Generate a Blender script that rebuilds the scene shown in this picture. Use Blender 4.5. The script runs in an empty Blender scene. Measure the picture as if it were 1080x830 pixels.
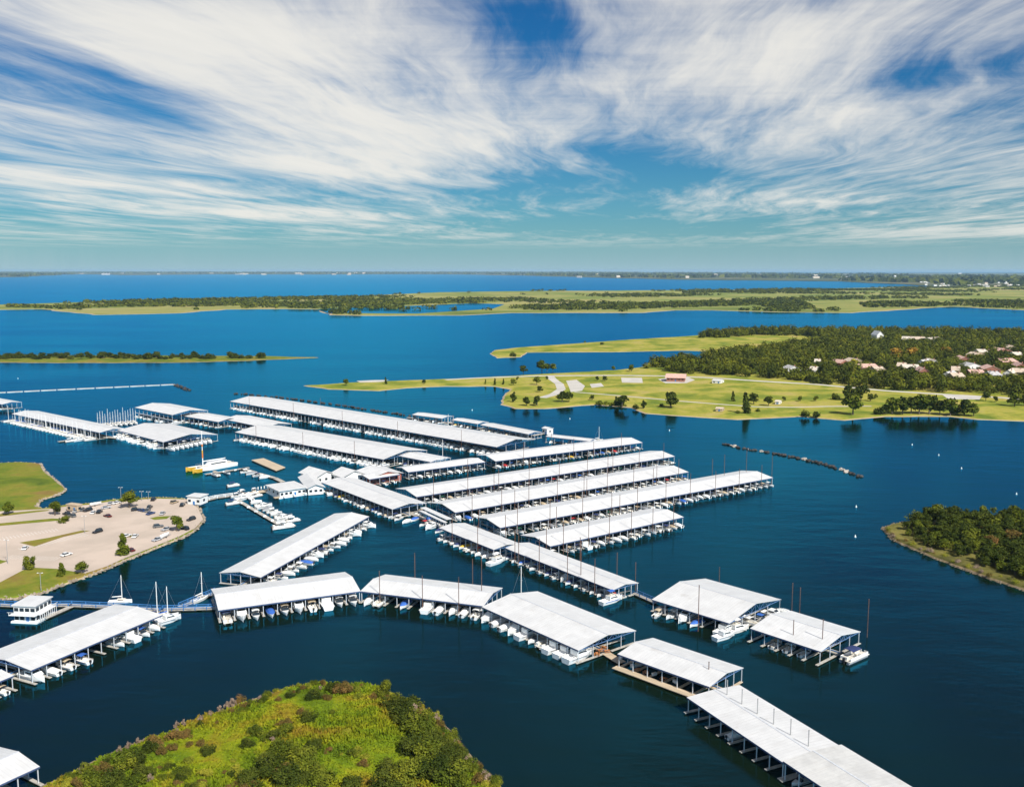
import bpy, math, random
import numpy as np
from mathutils import Vector, Matrix
R = math.radians
C = bpy.context.scene.collection
sc = bpy.context.scene

# ------------------------------------------------------------------ camera, sky, sun, exposure
F, HOR, H = 1000.0, 285.0, 120.0
PITCH = math.atan((415 - HOR) / F)
cam_d = bpy.data.cameras.new('camera'); cam = bpy.data.objects.new('camera', cam_d); C.objects.link(cam)
cam.location = (0, 0, H); cam.rotation_euler = (R(90) - PITCH, 0, 0)
cam_d.sensor_width = 36; cam_d.lens = 36 * F / 1080; cam_d.clip_start = 1; cam_d.clip_end = 300000
sc.camera = cam
SUN_EL, SUN_AZ = 43.0, 147.0      # azimuth clockwise from +Y (the view direction): behind and to the right
SUN_DIR = Vector((math.sin(R(SUN_AZ)) * math.cos(R(SUN_EL)), math.cos(R(SUN_AZ)) * math.cos(R(SUN_EL)), math.sin(R(SUN_EL))))
sd = bpy.data.lights.new('sun', 'SUN'); so = bpy.data.objects.new('sun', sd); C.objects.link(so)
sd.energy = 4.5; sd.angle = R(0.53); sd.color = (1, .95, .87)
so.rotation_euler = SUN_DIR.to_track_quat('Z', 'Y').to_euler(); so.location = (0, 0, 300)
sc.view_settings.view_transform = 'Standard'; sc.view_settings.look = 'None'
sc.view_settings.exposure = 0.5; sc.view_settings.gamma = 1; sc.view_settings.use_curve_mapping = False
sc.render.engine = 'CYCLES'; sc.cycles.use_denoising = True
sc.cycles.max_bounces = 6; sc.cycles.volume_bounces = 0; sc.cycles.glossy_bounces = 3; sc.cycles.diffuse_bounces = 3
sc.cycles.sample_clamp_indirect = 4

class NT:
    """tiny node-tree writer"""
    def __init__(s, nt): s.t = nt
    def n(s, typ, **kw):
        nd = s.t.nodes.new(typ)
        for k, v in kw.items():
            if k.startswith('_'): setattr(nd, k[1:], v)
        return nd
    def set(s, sock, v):
        if isinstance(v, bpy.types.NodeSocket): s.t.links.new(v, sock)
        elif isinstance(v, (tuple, list)) and len(v) == 3 and sock.type == 'RGBA': sock.default_value = (*v, 1)
        else: sock.default_value = v
    def m(s, op, a, b=0.0, c=None, clamp=False):
        nd = s.t.nodes.new('ShaderNodeMath'); nd.operation = op; nd.use_clamp = clamp
        s.set(nd.inputs[0], a); s.set(nd.inputs[1], b)
        if c is not None: s.set(nd.inputs[2], c)
        return nd.outputs[0]
    def sstep(s, x, lo, hi):
        nd = s.t.nodes.new('ShaderNodeMapRange'); nd.interpolation_type = 'SMOOTHSTEP'
        s.set(nd.inputs[0], x); s.set(nd.inputs[1], lo); s.set(nd.inputs[2], hi)
        return nd.outputs[0]
    def mix(s, f, a, b, mode='MIX'):
        nd = s.t.nodes.new('ShaderNodeMix'); nd.data_type = 'RGBA'; nd.blend_type = mode
        s.set(nd.inputs[0], f); s.set(nd.inputs[6], a); s.set(nd.inputs[7], b)
        return nd.outputs[2]
    def comb(s, x, y, z=0.0):
        nd = s.t.nodes.new('ShaderNodeCombineXYZ')
        for i, v in enumerate((x, y, z)): s.set(nd.inputs[i], v)
        return nd.outputs[0]
    def noise(s, vec, scale, detail=4, rough=.5, dist=0.0):
        nd = s.t.nodes.new('ShaderNodeTexNoise')
        s.set(nd.inputs['Vector'], vec); nd.inputs['Scale'].default_value = scale
        nd.inputs['Detail'].default_value = detail; nd.inputs['Roughness'].default_value = rough
        nd.inputs['Distortion'].default_value = dist
        return nd.outputs[0]

w = bpy.data.worlds.new('World'); sc.world = w; w.use_nodes = True
w.node_tree.nodes.clear(); W = NT(w.node_tree)
sky = W.n('ShaderNodeTexSky'); sky.sky_type = 'NISHITA'; sky.sun_disc = False
sky.sun_elevation = R(SUN_EL); sky.sun_rotation = R(SUN_AZ); sky.altitude = 100
sky.air_density = 1.0; sky.dust_density = .5; sky.ozone_density = 2.0
tc = W.n('ShaderNodeTexCoord')
sep = W.n('ShaderNodeSeparateXYZ'); W.t.links.new(tc.outputs['Generated'], sep.inputs[0])
dx, dy, dz = sep.outputs
hs = W.n('ShaderNodeHueSaturation'); hs.inputs['Saturation'].default_value = 1.35; hs.inputs['Value'].default_value = .62
W.t.links.new(sky.outputs[0], hs.inputs['Color'])
base = W.mix(1.0, hs.outputs[0], (.25, .76, 1.06), 'MULTIPLY')
# pale green-teal air just above the horizon
hz = W.m('POWER', W.m('SUBTRACT', 1.0, W.m('MAXIMUM', dz, 0.0), clamp=True), 26.0)
base = W.mix(W.m('MULTIPLY', hz, .72), base, (4.1, 5.8, 6.9))
# high cirrus, laid on a plane overhead and drawn out in streaks along one wind direction
zz = W.m('MAXIMUM', dz, .02)
px = W.m('DIVIDE', dx, zz); py = W.m('DIVIDE', dy, zz)
q0 = W.m('SUBTRACT', px, W.m('MULTIPLY', py, .10))
big = W.noise(W.comb(W.m('MULTIPLY', q0, .45), W.m('MULTIPLY', py, .20), 3.1), 1.0, 3, .5)
q = W.m('ADD', q0, W.m('MULTIPLY', W.m('SUBTRACT', big, .5), 1.7))
mass = W.noise(W.comb(W.m('MULTIPLY', q, .6), W.m('MULTIPLY', py, .20), 7.7), 1.0, 3, .5)
fine = W.noise(W.comb(W.m('MULTIPLY', q, 1.9), W.m('MULTIPLY', py, .34), 5.9), 1.0, 9, .62, .25)
fib = W.noise(W.comb(W.m('MULTIPLY', q, 8.0), W.m('MULTIPLY', py, 1.0), 9.3), 1.0, 7, .62, .35)
rip = W.noise(W.comb(W.m('MULTIPLY', q, 2.2), W.m('MULTIPLY', py, 7.0), 4.4), 1.0, 4, .55, .3)
def blob(cx, cy, rx, ry, amp):
    a = W.m('DIVIDE', W.m('SUBTRACT', q0, cx), rx); b = W.m('DIVIDE', W.m('SUBTRACT', py, cy), ry)
    d2 = W.m('ADD', W.m('MULTIPLY', a, a), W.m('MULTIPLY', b, b))
    return W.m('MULTIPLY', W.m('EXPONENT', W.m('MULTIPLY', d2, -1.0)), amp)
def sky_at(u, v):
    x = (u - 540) / F; y = (415 - v) / F
    c, s = math.cos(PITCH), math.sin(PITCH); Y = c + y * s; Z = -s + y * c
    return x / Z - .10 * Y / Z, Y / Z
dens = W.m('ADD', W.m('MULTIPLY', mass, .80), W.m('MULTIPLY', W.m('SUBTRACT', fine, .5), .9))
dens = W.m('ADD', dens, W.m('MULTIPLY', W.m('SUBTRACT', fib, .5), .34))
dens = W.m('ADD', dens, W.m('MULTIPLY', W.m('SUBTRACT', rip, .5), W.m('MULTIPLY', W.m('SUBTRACT', 1.0, W.sstep(py, 4.5, 10.0)), .12)))
for (u, v, rx, ry, a) in [
        (300, 100, .9, 2.0, .28), (420, 165, .9, 2.4, .34), (760, 50, .6, 1.2, .18), (180, 40, .7, .9, .26), (60, 120, .4, .8, .14), (300, 170, .8, 1.8, .16), (520, 130, .45, 1.6, .16), (330, 20, .5, .8, .16), (60, 190, 1.2, 2.0, .22), (640, 90, .4, 1.0, .12), (160, 150, .8, 1.3, .10), (930, 200, 1.6, 3.0, .12), (1000, 245, 3.0, 7.0, .26), (300, 225, 2.0, 4.5, .24), (860, 110, .5, 1.4, .10), (1040, 170, .8, 1.4, .10),
        (560, 15, .22, .5, -.20), (590, 50, .16, .5, -.16), (985, 80, .4, .5, -.22), (175, 120, .20, .9, -.20), (690, 185, .7, 1.8, -.20), (620, 240, 2.2, 6, -.34), (780, 240, 1.6, 4.5, -.24), (120, 268, 3, 6, -.12), (400, 268, 4, 9, -.16)]:
    cx, cy = sky_at(u, v); dens = W.m('ADD', dens, blob(cx, cy, rx, ry, a))
cl = W.sstep(dens, .20, .84)
cl = W.m('MULTIPLY', cl, W.m('SUBTRACT', 1.0, W.sstep(W.m('ADD', py, W.m('MULTIPLY', fine, 16.0)), 24.0, 60.0)))
cl = W.m('MULTIPLY', cl, W.m('GREATER_THAN', dz, .001))
base = W.mix(W.m('MULTIPLY', cl, .93), base, W.mix(fib, (9.0, 8.7, 8.0), (7.6, 7.5, 7.1)))
bg = W.n('ShaderNodeBackground'); bg.inputs['Strength'].default_value = .075
W.t.links.new(base, bg.inputs[0]); wo = W.n('ShaderNodeOutputWorld'); W.t.links.new(bg.outputs[0], wo.inputs[0])

# ------------------------------------------------------------------ materials
MATS = {}
def mat(name, col, rough=.6, var=0.0, scale=1.0, col2=None, bump=0.0, bscale=None, metal=0.0, spec=.5, world=False, stretch=None, tint=False, detail=5, hue=.035):
    if name in MATS: return MATS[name]
    m = bpy.data.materials.new(name); m.use_nodes = True; T = NT(m.node_tree)
    p = m.node_tree.nodes['Principled BSDF']
    p.inputs['Roughness'].default_value = rough; p.inputs['Metallic'].default_value = metal; p.inputs['Specular IOR Level'].default_value = spec
    if world: vec = T.n('ShaderNodeNewGeometry').outputs['Position']
    else: vec = T.n('ShaderNodeTexCoord').outputs['Object']
    if stretch:
        mp = T.n('ShaderNodeMapping'); mp.inputs['Scale'].default_value = stretch; T.t.links.new(vec, mp.inputs[0]); vec = mp.outputs[0]
    nz = T.noise(vec, scale, detail, .6)
    c2 = col2 if col2 else tuple(c * (1 - var) for c in col)
    c1 = col if col2 else tuple(min(1, c * (1 + var)) for c in col)
    out = T.mix(T.sstep(nz, .36, .64), c1, c2)
    if tint:
        at_ = T.n('ShaderNodeAttribute'); at_.attribute_name = 'tint'
        h2 = T.n('ShaderNodeHueSaturation'); T.t.links.new(out, h2.inputs['Color'])
        oi = T.n('ShaderNodeObjectInfo')
        tot = T.m('ADD', at_.outputs['Fac'], T.m('MULTIPLY', oi.outputs['Random'], .5))
        T.t.links.new(T.m('ADD', .5, T.m('MULTIPLY', tot, -hue)), h2.inputs['Hue'])
        T.t.links.new(T.m('ADD', .55, T.m('MULTIPLY', tot, .65)), h2.inputs['Value'])
        out = h2.outputs[0]
    T.t.links.new(out, p.inputs['Base Color'])
    if bump:
        b = T.n('ShaderNodeBump'); b.inputs['Strength'].default_value = bump; b.inputs['Distance'].default_value = .1
        T.t.links.new(T.noise(vec, bscale or scale * 4, 4, .6), b.inputs['Height']); T.t.links.new(b.outputs[0], p.inputs['Normal'])
    MATS[name] = m
    return m

M_roof = mat('white_roof_metal', (.67, .67, .66), .45, .05, .25, bump=.05, bscale=3)
M_roof_grey = mat('grey_roof_metal', (.58, .575, .55), .5, .08, .3, bump=.05, bscale=3)
def panel_lines(m, pitch, depth):
    """standing seams across the roof: thin lines at a regular pitch plus rain streaks"""
    T = NT(m.node_tree); p = m.node_tree.nodes['Principled BSDF']
    src = p.inputs['Base Color'].links[0].from_socket
    tcn = T.n('ShaderNodeTexCoord'); sp = T.n('ShaderNodeSeparateXYZ'); T.t.links.new(tcn.outputs['Object'], sp.inputs[0])
    fr = T.m('FRACT', T.m('DIVIDE', sp.outputs[0], pitch))
    ln = T.m('LESS_THAN', fr, .10)
    cell = T.comb(T.m('FLOOR', T.m('DIVIDE', sp.outputs[0], pitch * 2)), T.m('FLOOR', T.m('DIVIDE', sp.outputs[1], 6.5)), 0.0)
    wn = T.n('ShaderNodeTexWhiteNoise'); T.t.links.new(cell, wn.inputs[0])
    oi = T.n('ShaderNodeObjectInfo')
    st = T.noise(T.comb(T.m('MULTIPLY', sp.outputs[0], 1.6), T.m('MULTIPLY', sp.outputs[1], .12), T.m('MULTIPLY', oi.outputs['Random'], 50.0)), 1.0, 6, .65)
    sp2 = T.noise(T.comb(sp.outputs[0], sp.outputs[1], T.m('MULTIPLY', oi.outputs['Random'], 30.0)), .22, 7, .7)
    c = T.mix(T.m('MULTIPLY', wn.outputs[0], .16), src, (.40, .41, .42))
    c = T.mix(T.m('MULTIPLY', ln, depth), c, (.36, .36, .37))
    c = T.mix(T.m('MULTIPLY', T.sstep(st, .50, .78), .38), c, (.40, .37, .32))
    c = T.mix(T.m('MULTIPLY', T.sstep(sp2, .58, .74), .34), c, (.36, .32, .27))
    c = T.mix(T.m('MULTIPLY', oi.outputs['Random'], .14), c, (.42, .42, .41))
    T.t.links.new(c, p.inputs['Base Color'])
panel_lines(M_roof, 1.2, .3); panel_lines(M_roof_grey, 1.2, .3)
M_fascia = mat('dark_fascia', (.05, .08, .17), .5, .1, .5)
M_steel = mat('painted_steel_post', (.55, .57, .60), .45, .1, 2)
M_blue = mat('blue_paint', (.04, .17, .42), .45, .1, 1)
M_truss = mat('blue_grey_truss', (.12, .22, .42), .5, .1, 1)
M_deck = mat('weathered_deck', (.42, .39, .34), .8, .18, .8, bump=.2)
M_tandeck = mat('tan_plank_deck', (.50, .40, .28), .8, .15, .8, bump=.2, stretch=(.3, 3, 1))
M_float = mat('black_float', (.03, .03, .03), .7, .2, 1)
M_white = mat('white_gelcoat', (.82, .82, .80), .25, .03, 1)
M_cream = mat('cream_deck', (.66, .62, .54), .5, .06, 1.5)
M_glass = mat('dark_boat_glass', (.02, .03, .04), .08, .1, 1)
M_black = mat('black_plastic', (.025, .025, .028), .4, .1, 1)
M_chrome = mat('grey_alloy', (.45, .46, .48), .35, .1, 1, metal=.6)
M_rust = mat('rusty_pipe', (.16, .075, .05), .75, .3, .6, col2=(.08, .045, .035), bump=.2)
M_greypipe = mat('galvanised_pipe', (.30, .30, .30), .5, .15, 1)
CANV = {'white': (.80, .80, .78), 'navy': (.02, .035, .12), 'blue': (.03, .12, .45), 'red': (.45, .03, .03), 'tan': (.50, .40, .27), 'yellow': (.65, .42, .04), 'grey': (.22, .23, .25), 'green': (.02, .13, .08), 'brown': (.22, .10, .05)}
def canvas(c): return mat(c + '_canvas', CANV[c], .8, .12, 1.5, bump=.2)
M_leaf = mat('oak_leaves', (.095, .135, .012), .7, 0, .35, col2=(.050, .080, .008), tint=True, spec=.06)
M_leaf_dark = mat('dark_leaves', (.050, .078, .010), .7, 0, .35, col2=(.024, .042, .006), tint=True, spec=.06)
M_leaf_wood = mat('wood_leaves', (.078, .108, .008), .7, 0, .03, col2=(.030, .048, .005), tint=True, spec=.06)
M_leaf_bright = mat('bright_leaves', (.21, .25, .022), .7, 0, .5, col2=(.14, .18, .018), tint=True, spec=.06)
M_leaf_brown = mat('brown_leaves', (.16, .125, .028), .8, 0, .5, col2=(.10, .09, .020), tint=True, spec=.06)
M_leaf_dry = mat('dry_twigs', (.34, .25, .19), .9, 0, .5, col2=(.22, .16, .11), tint=True, hue=0.0, spec=.1)
M_leaf_orange = mat('orange_leaves', (.33, .19, .02), .7, 0, .5, col2=(.24, .14, .015), tint=True, hue=0.0, spec=.2)
M_leaf_yellow = mat('yellow_leaves', (.36, .31, .025), .7, 0, .5, col2=(.22, .22, .02), tint=True, hue=0.0, spec=.2)
M_bark = mat('bark', (.11, .085, .06), .9, .25, 2, bump=.4)
M_sand = mat('shore_sand', (.44, .34, .21), .95, 0, .08, col2=(.33, .25, .15), world=True, bump=.3, bscale=.6)
M_mud = mat('brown_shore', (.30, .21, .11), .95, 0, .12, col2=(.19, .14, .07), world=True, bump=.4, bscale=.8)
M_conc = mat('pale_concrete', (.54, .44, .36), .9, 0, .045, col2=(.45, .37, .30), world=True, detail=8)
M_road = mat('pale_road', (.50, .47, .42), .9, .1, .05, world=True)

def ground_mat(name, stops, scale, rough=.95, bump=.5, bscale=.7, detail=8):
    m = bpy.data.materials.new(name); m.use_nodes = True; T = NT(m.node_tree); p = m.node_tree.nodes['Principled BSDF']
    p.inputs['Roughness'].default_value = rough; p.inputs['Specular IOR Level'].default_value = .1
    pos = T.n('ShaderNodeNewGeometry').outputs['Position']
    nz = T.noise(pos, scale, detail, .62, .4)
    cr = T.n('ShaderNodeValToRGB'); T.t.links.new(T.sstep(nz, .25, .75), cr.inputs[0])
    els = cr.color_ramp.elements
    while len(els) < len(stops): els.new(.5)
    for e, (p_, c) in zip(els, stops): e.position = p_; e.color = (*c, 1)
    n2 = T.noise(pos, scale * 9, 5, .65)
    c = T.mix(T.m('MULTIPLY', T.sstep(n2, .3, .75), .45), cr.outputs[0], T.mix(1.0, cr.outputs[0], (.55, .55, .5), 'MULTIPLY'))
    T.t.links.new(c, p.inputs['Base Color'])
    b = T.n('ShaderNodeBump'); b.inputs['Strength'].default_value = bump; b.inputs['Distance'].default_value = .3
    T.t.links.new(T.noise(pos, bscale, 5, .6), b.inputs['Height']); T.t.links.new(b.outputs[0], p.inputs['Normal'])
    return m
M_lawn = ground_mat('park_lawn', [(0, (.11, .17, .020)), (.35, (.22, .25, .030)), (.62, (.36, .33, .055)), (1, (.43, .34, .12))], .022)
M_spit = ground_mat('spit_grass', [(0, (.075, .12, .015)), (.4, (.15, .19, .02)), (.7, (.22, .21, .03)), (1, (.24, .15, .05))], .035)
M_mound = ground_mat('mound_grass', [(0, (.06, .095, .008)), (.3, (.13, .19, .008)), (.55, (.22, .25, .010)), (.8, (.25, .19, .016)), (1, (.19, .115, .035))], .05, bscale=1.5, bump=.8)
M_isle = ground_mat('isle_scrub', [(0, (.06, .06, .02)), (.4, (.12, .11, .03)), (.7, (.19, .17, .04)), (1, (.22, .16, .08))], .06)
M_field = ground_mat('far_fields', [(0, (.11, .15, .03)), (.35, (.20, .24, .05)), (.7, (.32, .30, .09)), (1, (.38, .32, .16))], .0022)
M_farland = ground_mat('distant_land', [(0, (.05, .07, .03)), (.5, (.09, .11, .05)), (1, (.20, .17, .11))], .0009)

def water_mat():
    m = bpy.data.materials.new('lake_water'); m.use_nodes = True; T = NT(m.node_tree); T.t.nodes.clear()
    pos = T.n('ShaderNodeNewGeometry').outputs['Position']
    mp = T.n('ShaderNodeMapping'); mp.inputs['Rotation'].default_value = (0, 0, R(20)); mp.inputs['Scale'].default_value = (.45, 1, 1); T.t.links.new(pos, mp.inputs[0])
    wv = T.noise(mp.outputs[0], .55, 3, .55)
    wv2 = T.noise(mp.outputs[0], .09, 3, .5)
    hgt = T.m('ADD', T.m('MULTIPLY', wv, .55), T.m('MULTIPLY', wv2, 2.4))
    gust = T.noise(mp.outputs[0], .006, 5, .6)
    b = T.n('ShaderNodeBump'); b.inputs['Distance'].default_value = .35
    T.t.links.new(T.m('MULTIPLY_ADD', T.sstep(gust, .35, .65), .30, .22), b.inputs['Strength'])
    T.t.links.new(hgt, b.inputs['Height'])
    df = T.n('ShaderNodeBsdfDiffuse'); T.set(df.inputs[0], T.mix(T.sstep(gust, .3, .7), (.0040, .0090, .0028), (.0034, .0098, .0038)))
    T.t.links.new(b.outputs[0], df.inputs['Normal'])
    gl = T.n('ShaderNodeBsdfGlossy'); T.set(gl.inputs[0], (.028, .56, 1.0)); T.t.links.new(T.m('MULTIPLY_ADD', T.sstep(gust, .35, .65), .14, .09), gl.inputs['Roughness'])
    T.t.links.new(b.outputs[0], gl.inputs['Normal'])
    fr = T.n('ShaderNodeFresnel'); fr.inputs[0].default_value = 1.43; T.t.links.new(b.outputs[0], fr.inputs[1])
    mx = T.n('ShaderNodeMixShader'); T.t.links.new(T.m('MULTIPLY', fr.outputs[0], 1.0), mx.inputs[0])
    T.t.links.new(df.outputs[0], mx.inputs[1]); T.t.links.new(gl.outputs[0], mx.inputs[2])
    o = T.n('ShaderNodeOutputMaterial'); T.t.links.new(mx.outputs[0], o.inputs[0])
    return m
M_water = water_mat()

# ------------------------------------------------------------------ geometry helpers
def at(u, v, z=0.0):
    """ground point seen at a place of the photograph, at height z"""
    x = (u - 540) / F; y = -(v - 415) / F
    c, s = math.cos(PITCH), math.sin(PITCH)
    dy = c + y * s; dz_ = -s + y * c
    t = (z - H) / dz_
    return Vector((x * t, dy * t, z))
def mpp(u, v, z=0.0):
    p = at(u, v, z); return (p - Vector((0, 0, H))).length / F      # metres per pixel there

class MB:
    def __init__(s): s.v = []; s.f = []
    def add(s, vs, fs):
        o = len(s.v); s.v += [tuple(x) for x in vs]; s.f += [tuple(i + o for i in f) for f in fs]; return s
    def box(s, cx, cy, cz, sx, sy, sz, rz=0.0):
        vs = []
        for z in (-1, 1):
            for (a, b) in ((-1, -1), (1, -1), (1, 1), (-1, 1)):
                x, y = a * sx / 2, b * sy / 2
                vs.append((cx + x * math.cos(rz) - y * math.sin(rz), cy + x * math.sin(rz) + y * math.cos(rz), cz + z * sz / 2))
        return s.add(vs, [(3, 2, 1, 0), (4, 5, 6, 7), (0, 1, 5, 4), (1, 2, 6, 5), (2, 3, 7, 6), (3, 0, 4, 7)])
    def tube(s, a, b, r, n=6, r2=None):
        a, b = Vector(a), Vector(b); d = (b - a).normalized(); r2 = r if r2 is None else r2
        x = d.orthogonal().normalized(); y = d.cross(x); vs = []
        for p, rr in ((a, r), (b, r2)):
            for i in range(n):
                t = 2 * math.pi * i / n; vs.append(p + x * math.cos(t) * rr + y * math.sin(t) * rr)
        return s.add(vs, [(i, (i + 1) % n, n + (i + 1) % n, n + i) for i in range(n)] + [tuple(range(n - 1, -1, -1)), tuple(range(n, 2 * n))])
    def extr(s, prof, y0, y1, y0t=None):
        """side profile (x,z) pushed from y0 to y1"""
        n = len(prof); vs = [(x, y0, z) for x, z in prof] + [(x, y1, z) for x, z in prof]
        return s.add(vs, [(i, (i + 1) % n, n + (i + 1) % n, n + i) for i in range(n)] + [tuple(range(n - 1, -1, -1)), tuple(range(n, 2 * n))])
    def prism(s, poly, z0, z1):
        n = len(poly); vs = [(x, y, z0) for x, y in poly] + [(x, y, z1) for x, y in poly]
        return s.add(vs, [(i, (i + 1) % n, n + (i + 1) % n, n + i) for i in range(n)] + [tuple(range(n - 1, -1, -1)), tuple(range(n, 2 * n))])
    def mesh(s, name, m, smooth=False):
        me = bpy.data.meshes.new(name); me.from_pydata(s.v, [], s.f); me.materials.append(m)
        if smooth: me.polygons.foreach_set('use_smooth', [True] * len(me.polygons))
        me.update(); return me
    def build(s, name, m, parent=None, smooth=False, label=None):
        o = bpy.data.objects.new(name, s.mesh(name, m, smooth)); C.objects.link(o)
        if parent: o.parent = parent
        if label: o['label'] = label
        return o
def put(name, me, parent, loc=(0, 0, 0), rz=0.0):
    o = bpy.data.objects.new(name, me); C.objects.link(o); o.parent = parent; o.location = loc; o.rotation_euler = (0, 0, rz); return o
def tag(o, label, cat, group=None):
    o['label'] = label; o['category'] = cat
    if group: o['group'] = group
    return o
def thing(name, label, cat, loc=(0, 0, 0), rz=0.0, group=None):
    o = bpy.data.objects.new(name, None); C.objects.link(o); o.location = loc; o.rotation_euler = (0, 0, rz); o.empty_display_size = .5
    return tag(o, label, cat, group)
def kind(o, k): o['kind'] = k; return o
def dup(root, loc, rz, label, group=None, scale=1.0, flat=False):
    r = root.copy(); C.objects.link(r); r.location = loc; r.rotation_euler = (0, 0, rz); r.scale = (scale,) * 3 if not isinstance(scale, tuple) else scale
    r['label'] = label
    if group: r['group'] = group
    for ch in root.children:
        c = ch.copy(); C.objects.link(c); c.parent = r
        for g in ch.children:
            d = g.copy(); C.objects.link(d); d.parent = c
    return r
def wipe(root):
    for ch in list(root.children):
        for g in list(ch.children): bpy.data.objects.remove(g)
        bpy.data.objects.remove(ch)
    bpy.data.objects.remove(root)
ONES = 'first second third fourth fifth sixth seventh eighth ninth tenth eleventh twelfth thirteenth fourteenth fifteenth sixteenth seventeenth eighteenth nineteenth'.split()
TENS = {2: 'twenty', 3: 'thirty', 4: 'forty', 5: 'fifty', 6: 'sixty', 7: 'seventy', 8: 'eighty', 9: 'ninety'}
def nth(i):
    i += 1
    if i == 100: return 'hundredth'
    if i > 100: return 'hundred-and-' + nth(i - 101)
    if i < 20: return ONES[i - 1]
    t, o = divmod(i, 10)
    return (TENS[t][:-1] + 'ieth') if o == 0 else TENS[t] + '-' + ONES[o - 1]

def inside(pt, poly):
    x, y = pt; c = False; n = len(poly)
    for i in range(n):
        x1, y1 = poly[i]; x2, y2 = poly[i - 1]
        if (y1 > y) != (y2 > y) and x < (x2 - x1) * (y - y1) / (y2 - y1) + x1: c = not c
    return c
def inside_np(P, poly):
    c = np.zeros(len(P), bool); n = len(poly)
    for i in range(n):
        x1, y1 = poly[i]; x2, y2 = poly[i - 1]
        if y1 == y2: continue
        c ^= ((y1 > P[:, 1]) != (y2 > P[:, 1])) & (P[:, 0] < (x2 - x1) * (P[:, 1] - y1) / (y2 - y1) + x1)
    return c
def ground_poly(pix): return [tuple(at(u, v)[:2]) for u, v in pix]
def rough_coast(poly, step, amp, seed):
    """coast line: edges split and shifted a little sideways so that it runs unevenly"""
    rng = random.Random(seed); out = []
    for i in range(len(poly)):
        a = Vector(poly[i]); b = Vector(poly[(i + 1) % len(poly)]); L = (b - a).length; n = max(1, min(60, int(L / step)))
        nrm = Vector((-(b - a).y, (b - a).x)).normalized() if L > 0 else Vector((0, 1))
        for k in range(n):
            p = a.lerp(b, k / n)
            if k: p = p + nrm * rng.uniform(-amp, amp)
            out.append((p.x, p.y))
    return out
def area(p): return sum(p[i - 1][0] * p[i][1] - p[i][0] * p[i - 1][1] for i in range(len(p))) / 2
def inset(poly, d):
    if area(poly) < 0: poly = poly[::-1]
    n = len(poly); out = []
    for i in range(n):
        a, b, c = Vector(poly[i - 1]), Vector(poly[i]), Vector(poly[(i + 1) % n])
        t = (c - a); t = t.normalized() if t.length else Vector((1, 0))
        out.append((b.x - t.y * d, b.y + t.x * d))
    return out
from mathutils.geometry import tessellate_polygon
def sheet(name, poly, z, m, skirt=None, st=True):
    if area(poly) < 0: poly = poly[::-1]
    vs = [Vector((x, y, z)) for x, y in poly]; tris = tessellate_polygon([vs]); mb = MB(); fs = []
    for t in tris:
        a, b, c = (poly[i] for i in t)
        cr = (b[0] - a[0]) * (c[1] - a[1]) - (b[1] - a[1]) * (c[0] - a[0])
        fs.append(tuple(t) if cr > 0 else tuple(reversed(t)))
    mb.add(vs, fs)
    if skirt is not None:
        ring, zr = skirt; n = len(poly)
        if area(ring) < 0: ring = ring[::-1]
        mb.add([(x, y, z) for x, y in poly] + [(x, y, zr) for x, y in ring], [(i, n + i, n + (i + 1) % n, (i + 1) % n) for i in range(n)])
    o = mb.build(name, m)
    return kind(o, 'structure') if st else o
def road(name, pix, width, z, m):
    P = [at(u, v).to_2d() for u, v in pix]; L = []; Rr = []
    for i, p in enumerate(P):
        a = P[max(0, i - 1)]; b = P[min(len(P) - 1, i + 1)]; t = (b - a).normalized(); nn = Vector((-t.y, t.x)) * width / 2
        L.append((*(p + nn), z)); Rr.append((*(p - nn), z))
    n = len(P); return kind(MB().add(L + Rr, [(i, n + i, n + i + 1, i + 1) for i in range(n - 1)]).build(name, m), 'structure')

def leaf_mesh(name, m, centers, radii, n_each, size, seed, squash=.8, tints=None, up=.35, nd=.8, nj=.55):
    """many small leaf sprays spread through the volume of one or many crowns; returns a mesh"""
    rng = np.random.default_rng(seed); cs = np.asarray(centers, float); k = len(cs)
    rad = np.asarray(radii, float).reshape(k, -1)
    if rad.shape[1] == 1: rad = np.repeat(rad, 3, 1) * np.array([1, 1, squash])
    idx = np.repeat(np.arange(k), n_each); N = len(idx)
    d = rng.normal(size=(N, 3)); d /= np.linalg.norm(d, axis=1)[:, None]
    r = rng.uniform(.45, 1.0, N) ** .6
    lump = 1 + .28 * np.sin(d[:, 0] * 4 + idx * 1.7) * np.cos(d[:, 1] * 3.7 + idx * .9) + rng.normal(0, .07, N)
    p = cs[idx] + d * rad[idx] * (r * lump)[:, None]
    nrm = d * nd + rng.normal(size=(N, 3)) * nj + np.array([0, 0, up]); nrm /= np.linalg.norm(nrm, axis=1)[:, None]
    t = np.cross(nrm, rng.normal(size=(N, 3))); t /= np.linalg.norm(t, axis=1)[:, None] + 1e-9; b = np.cross(nrm, t)
    sz = (np.asarray(size, float)[idx] if np.ndim(size) else size) * rng.uniform(.6, 1.35, N)
    a = t * sz[:, None] * .5; bb = b * sz[:, None] * .5 * rng.uniform(.6, 1.1, N)[:, None]
    V = np.stack([p - a - bb * .6, p + a - bb, p + a * .7 + bb, p - a * .8 + bb * .9], 1).reshape(-1, 3)
    tn = rng.uniform(0, 1, k) if tints is None else np.asarray(tints)
    face_t = np.clip(tn[idx] + rng.normal(0, .12, N), 0, 1.4)
    return quads(name, m, V, face_t)
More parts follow.
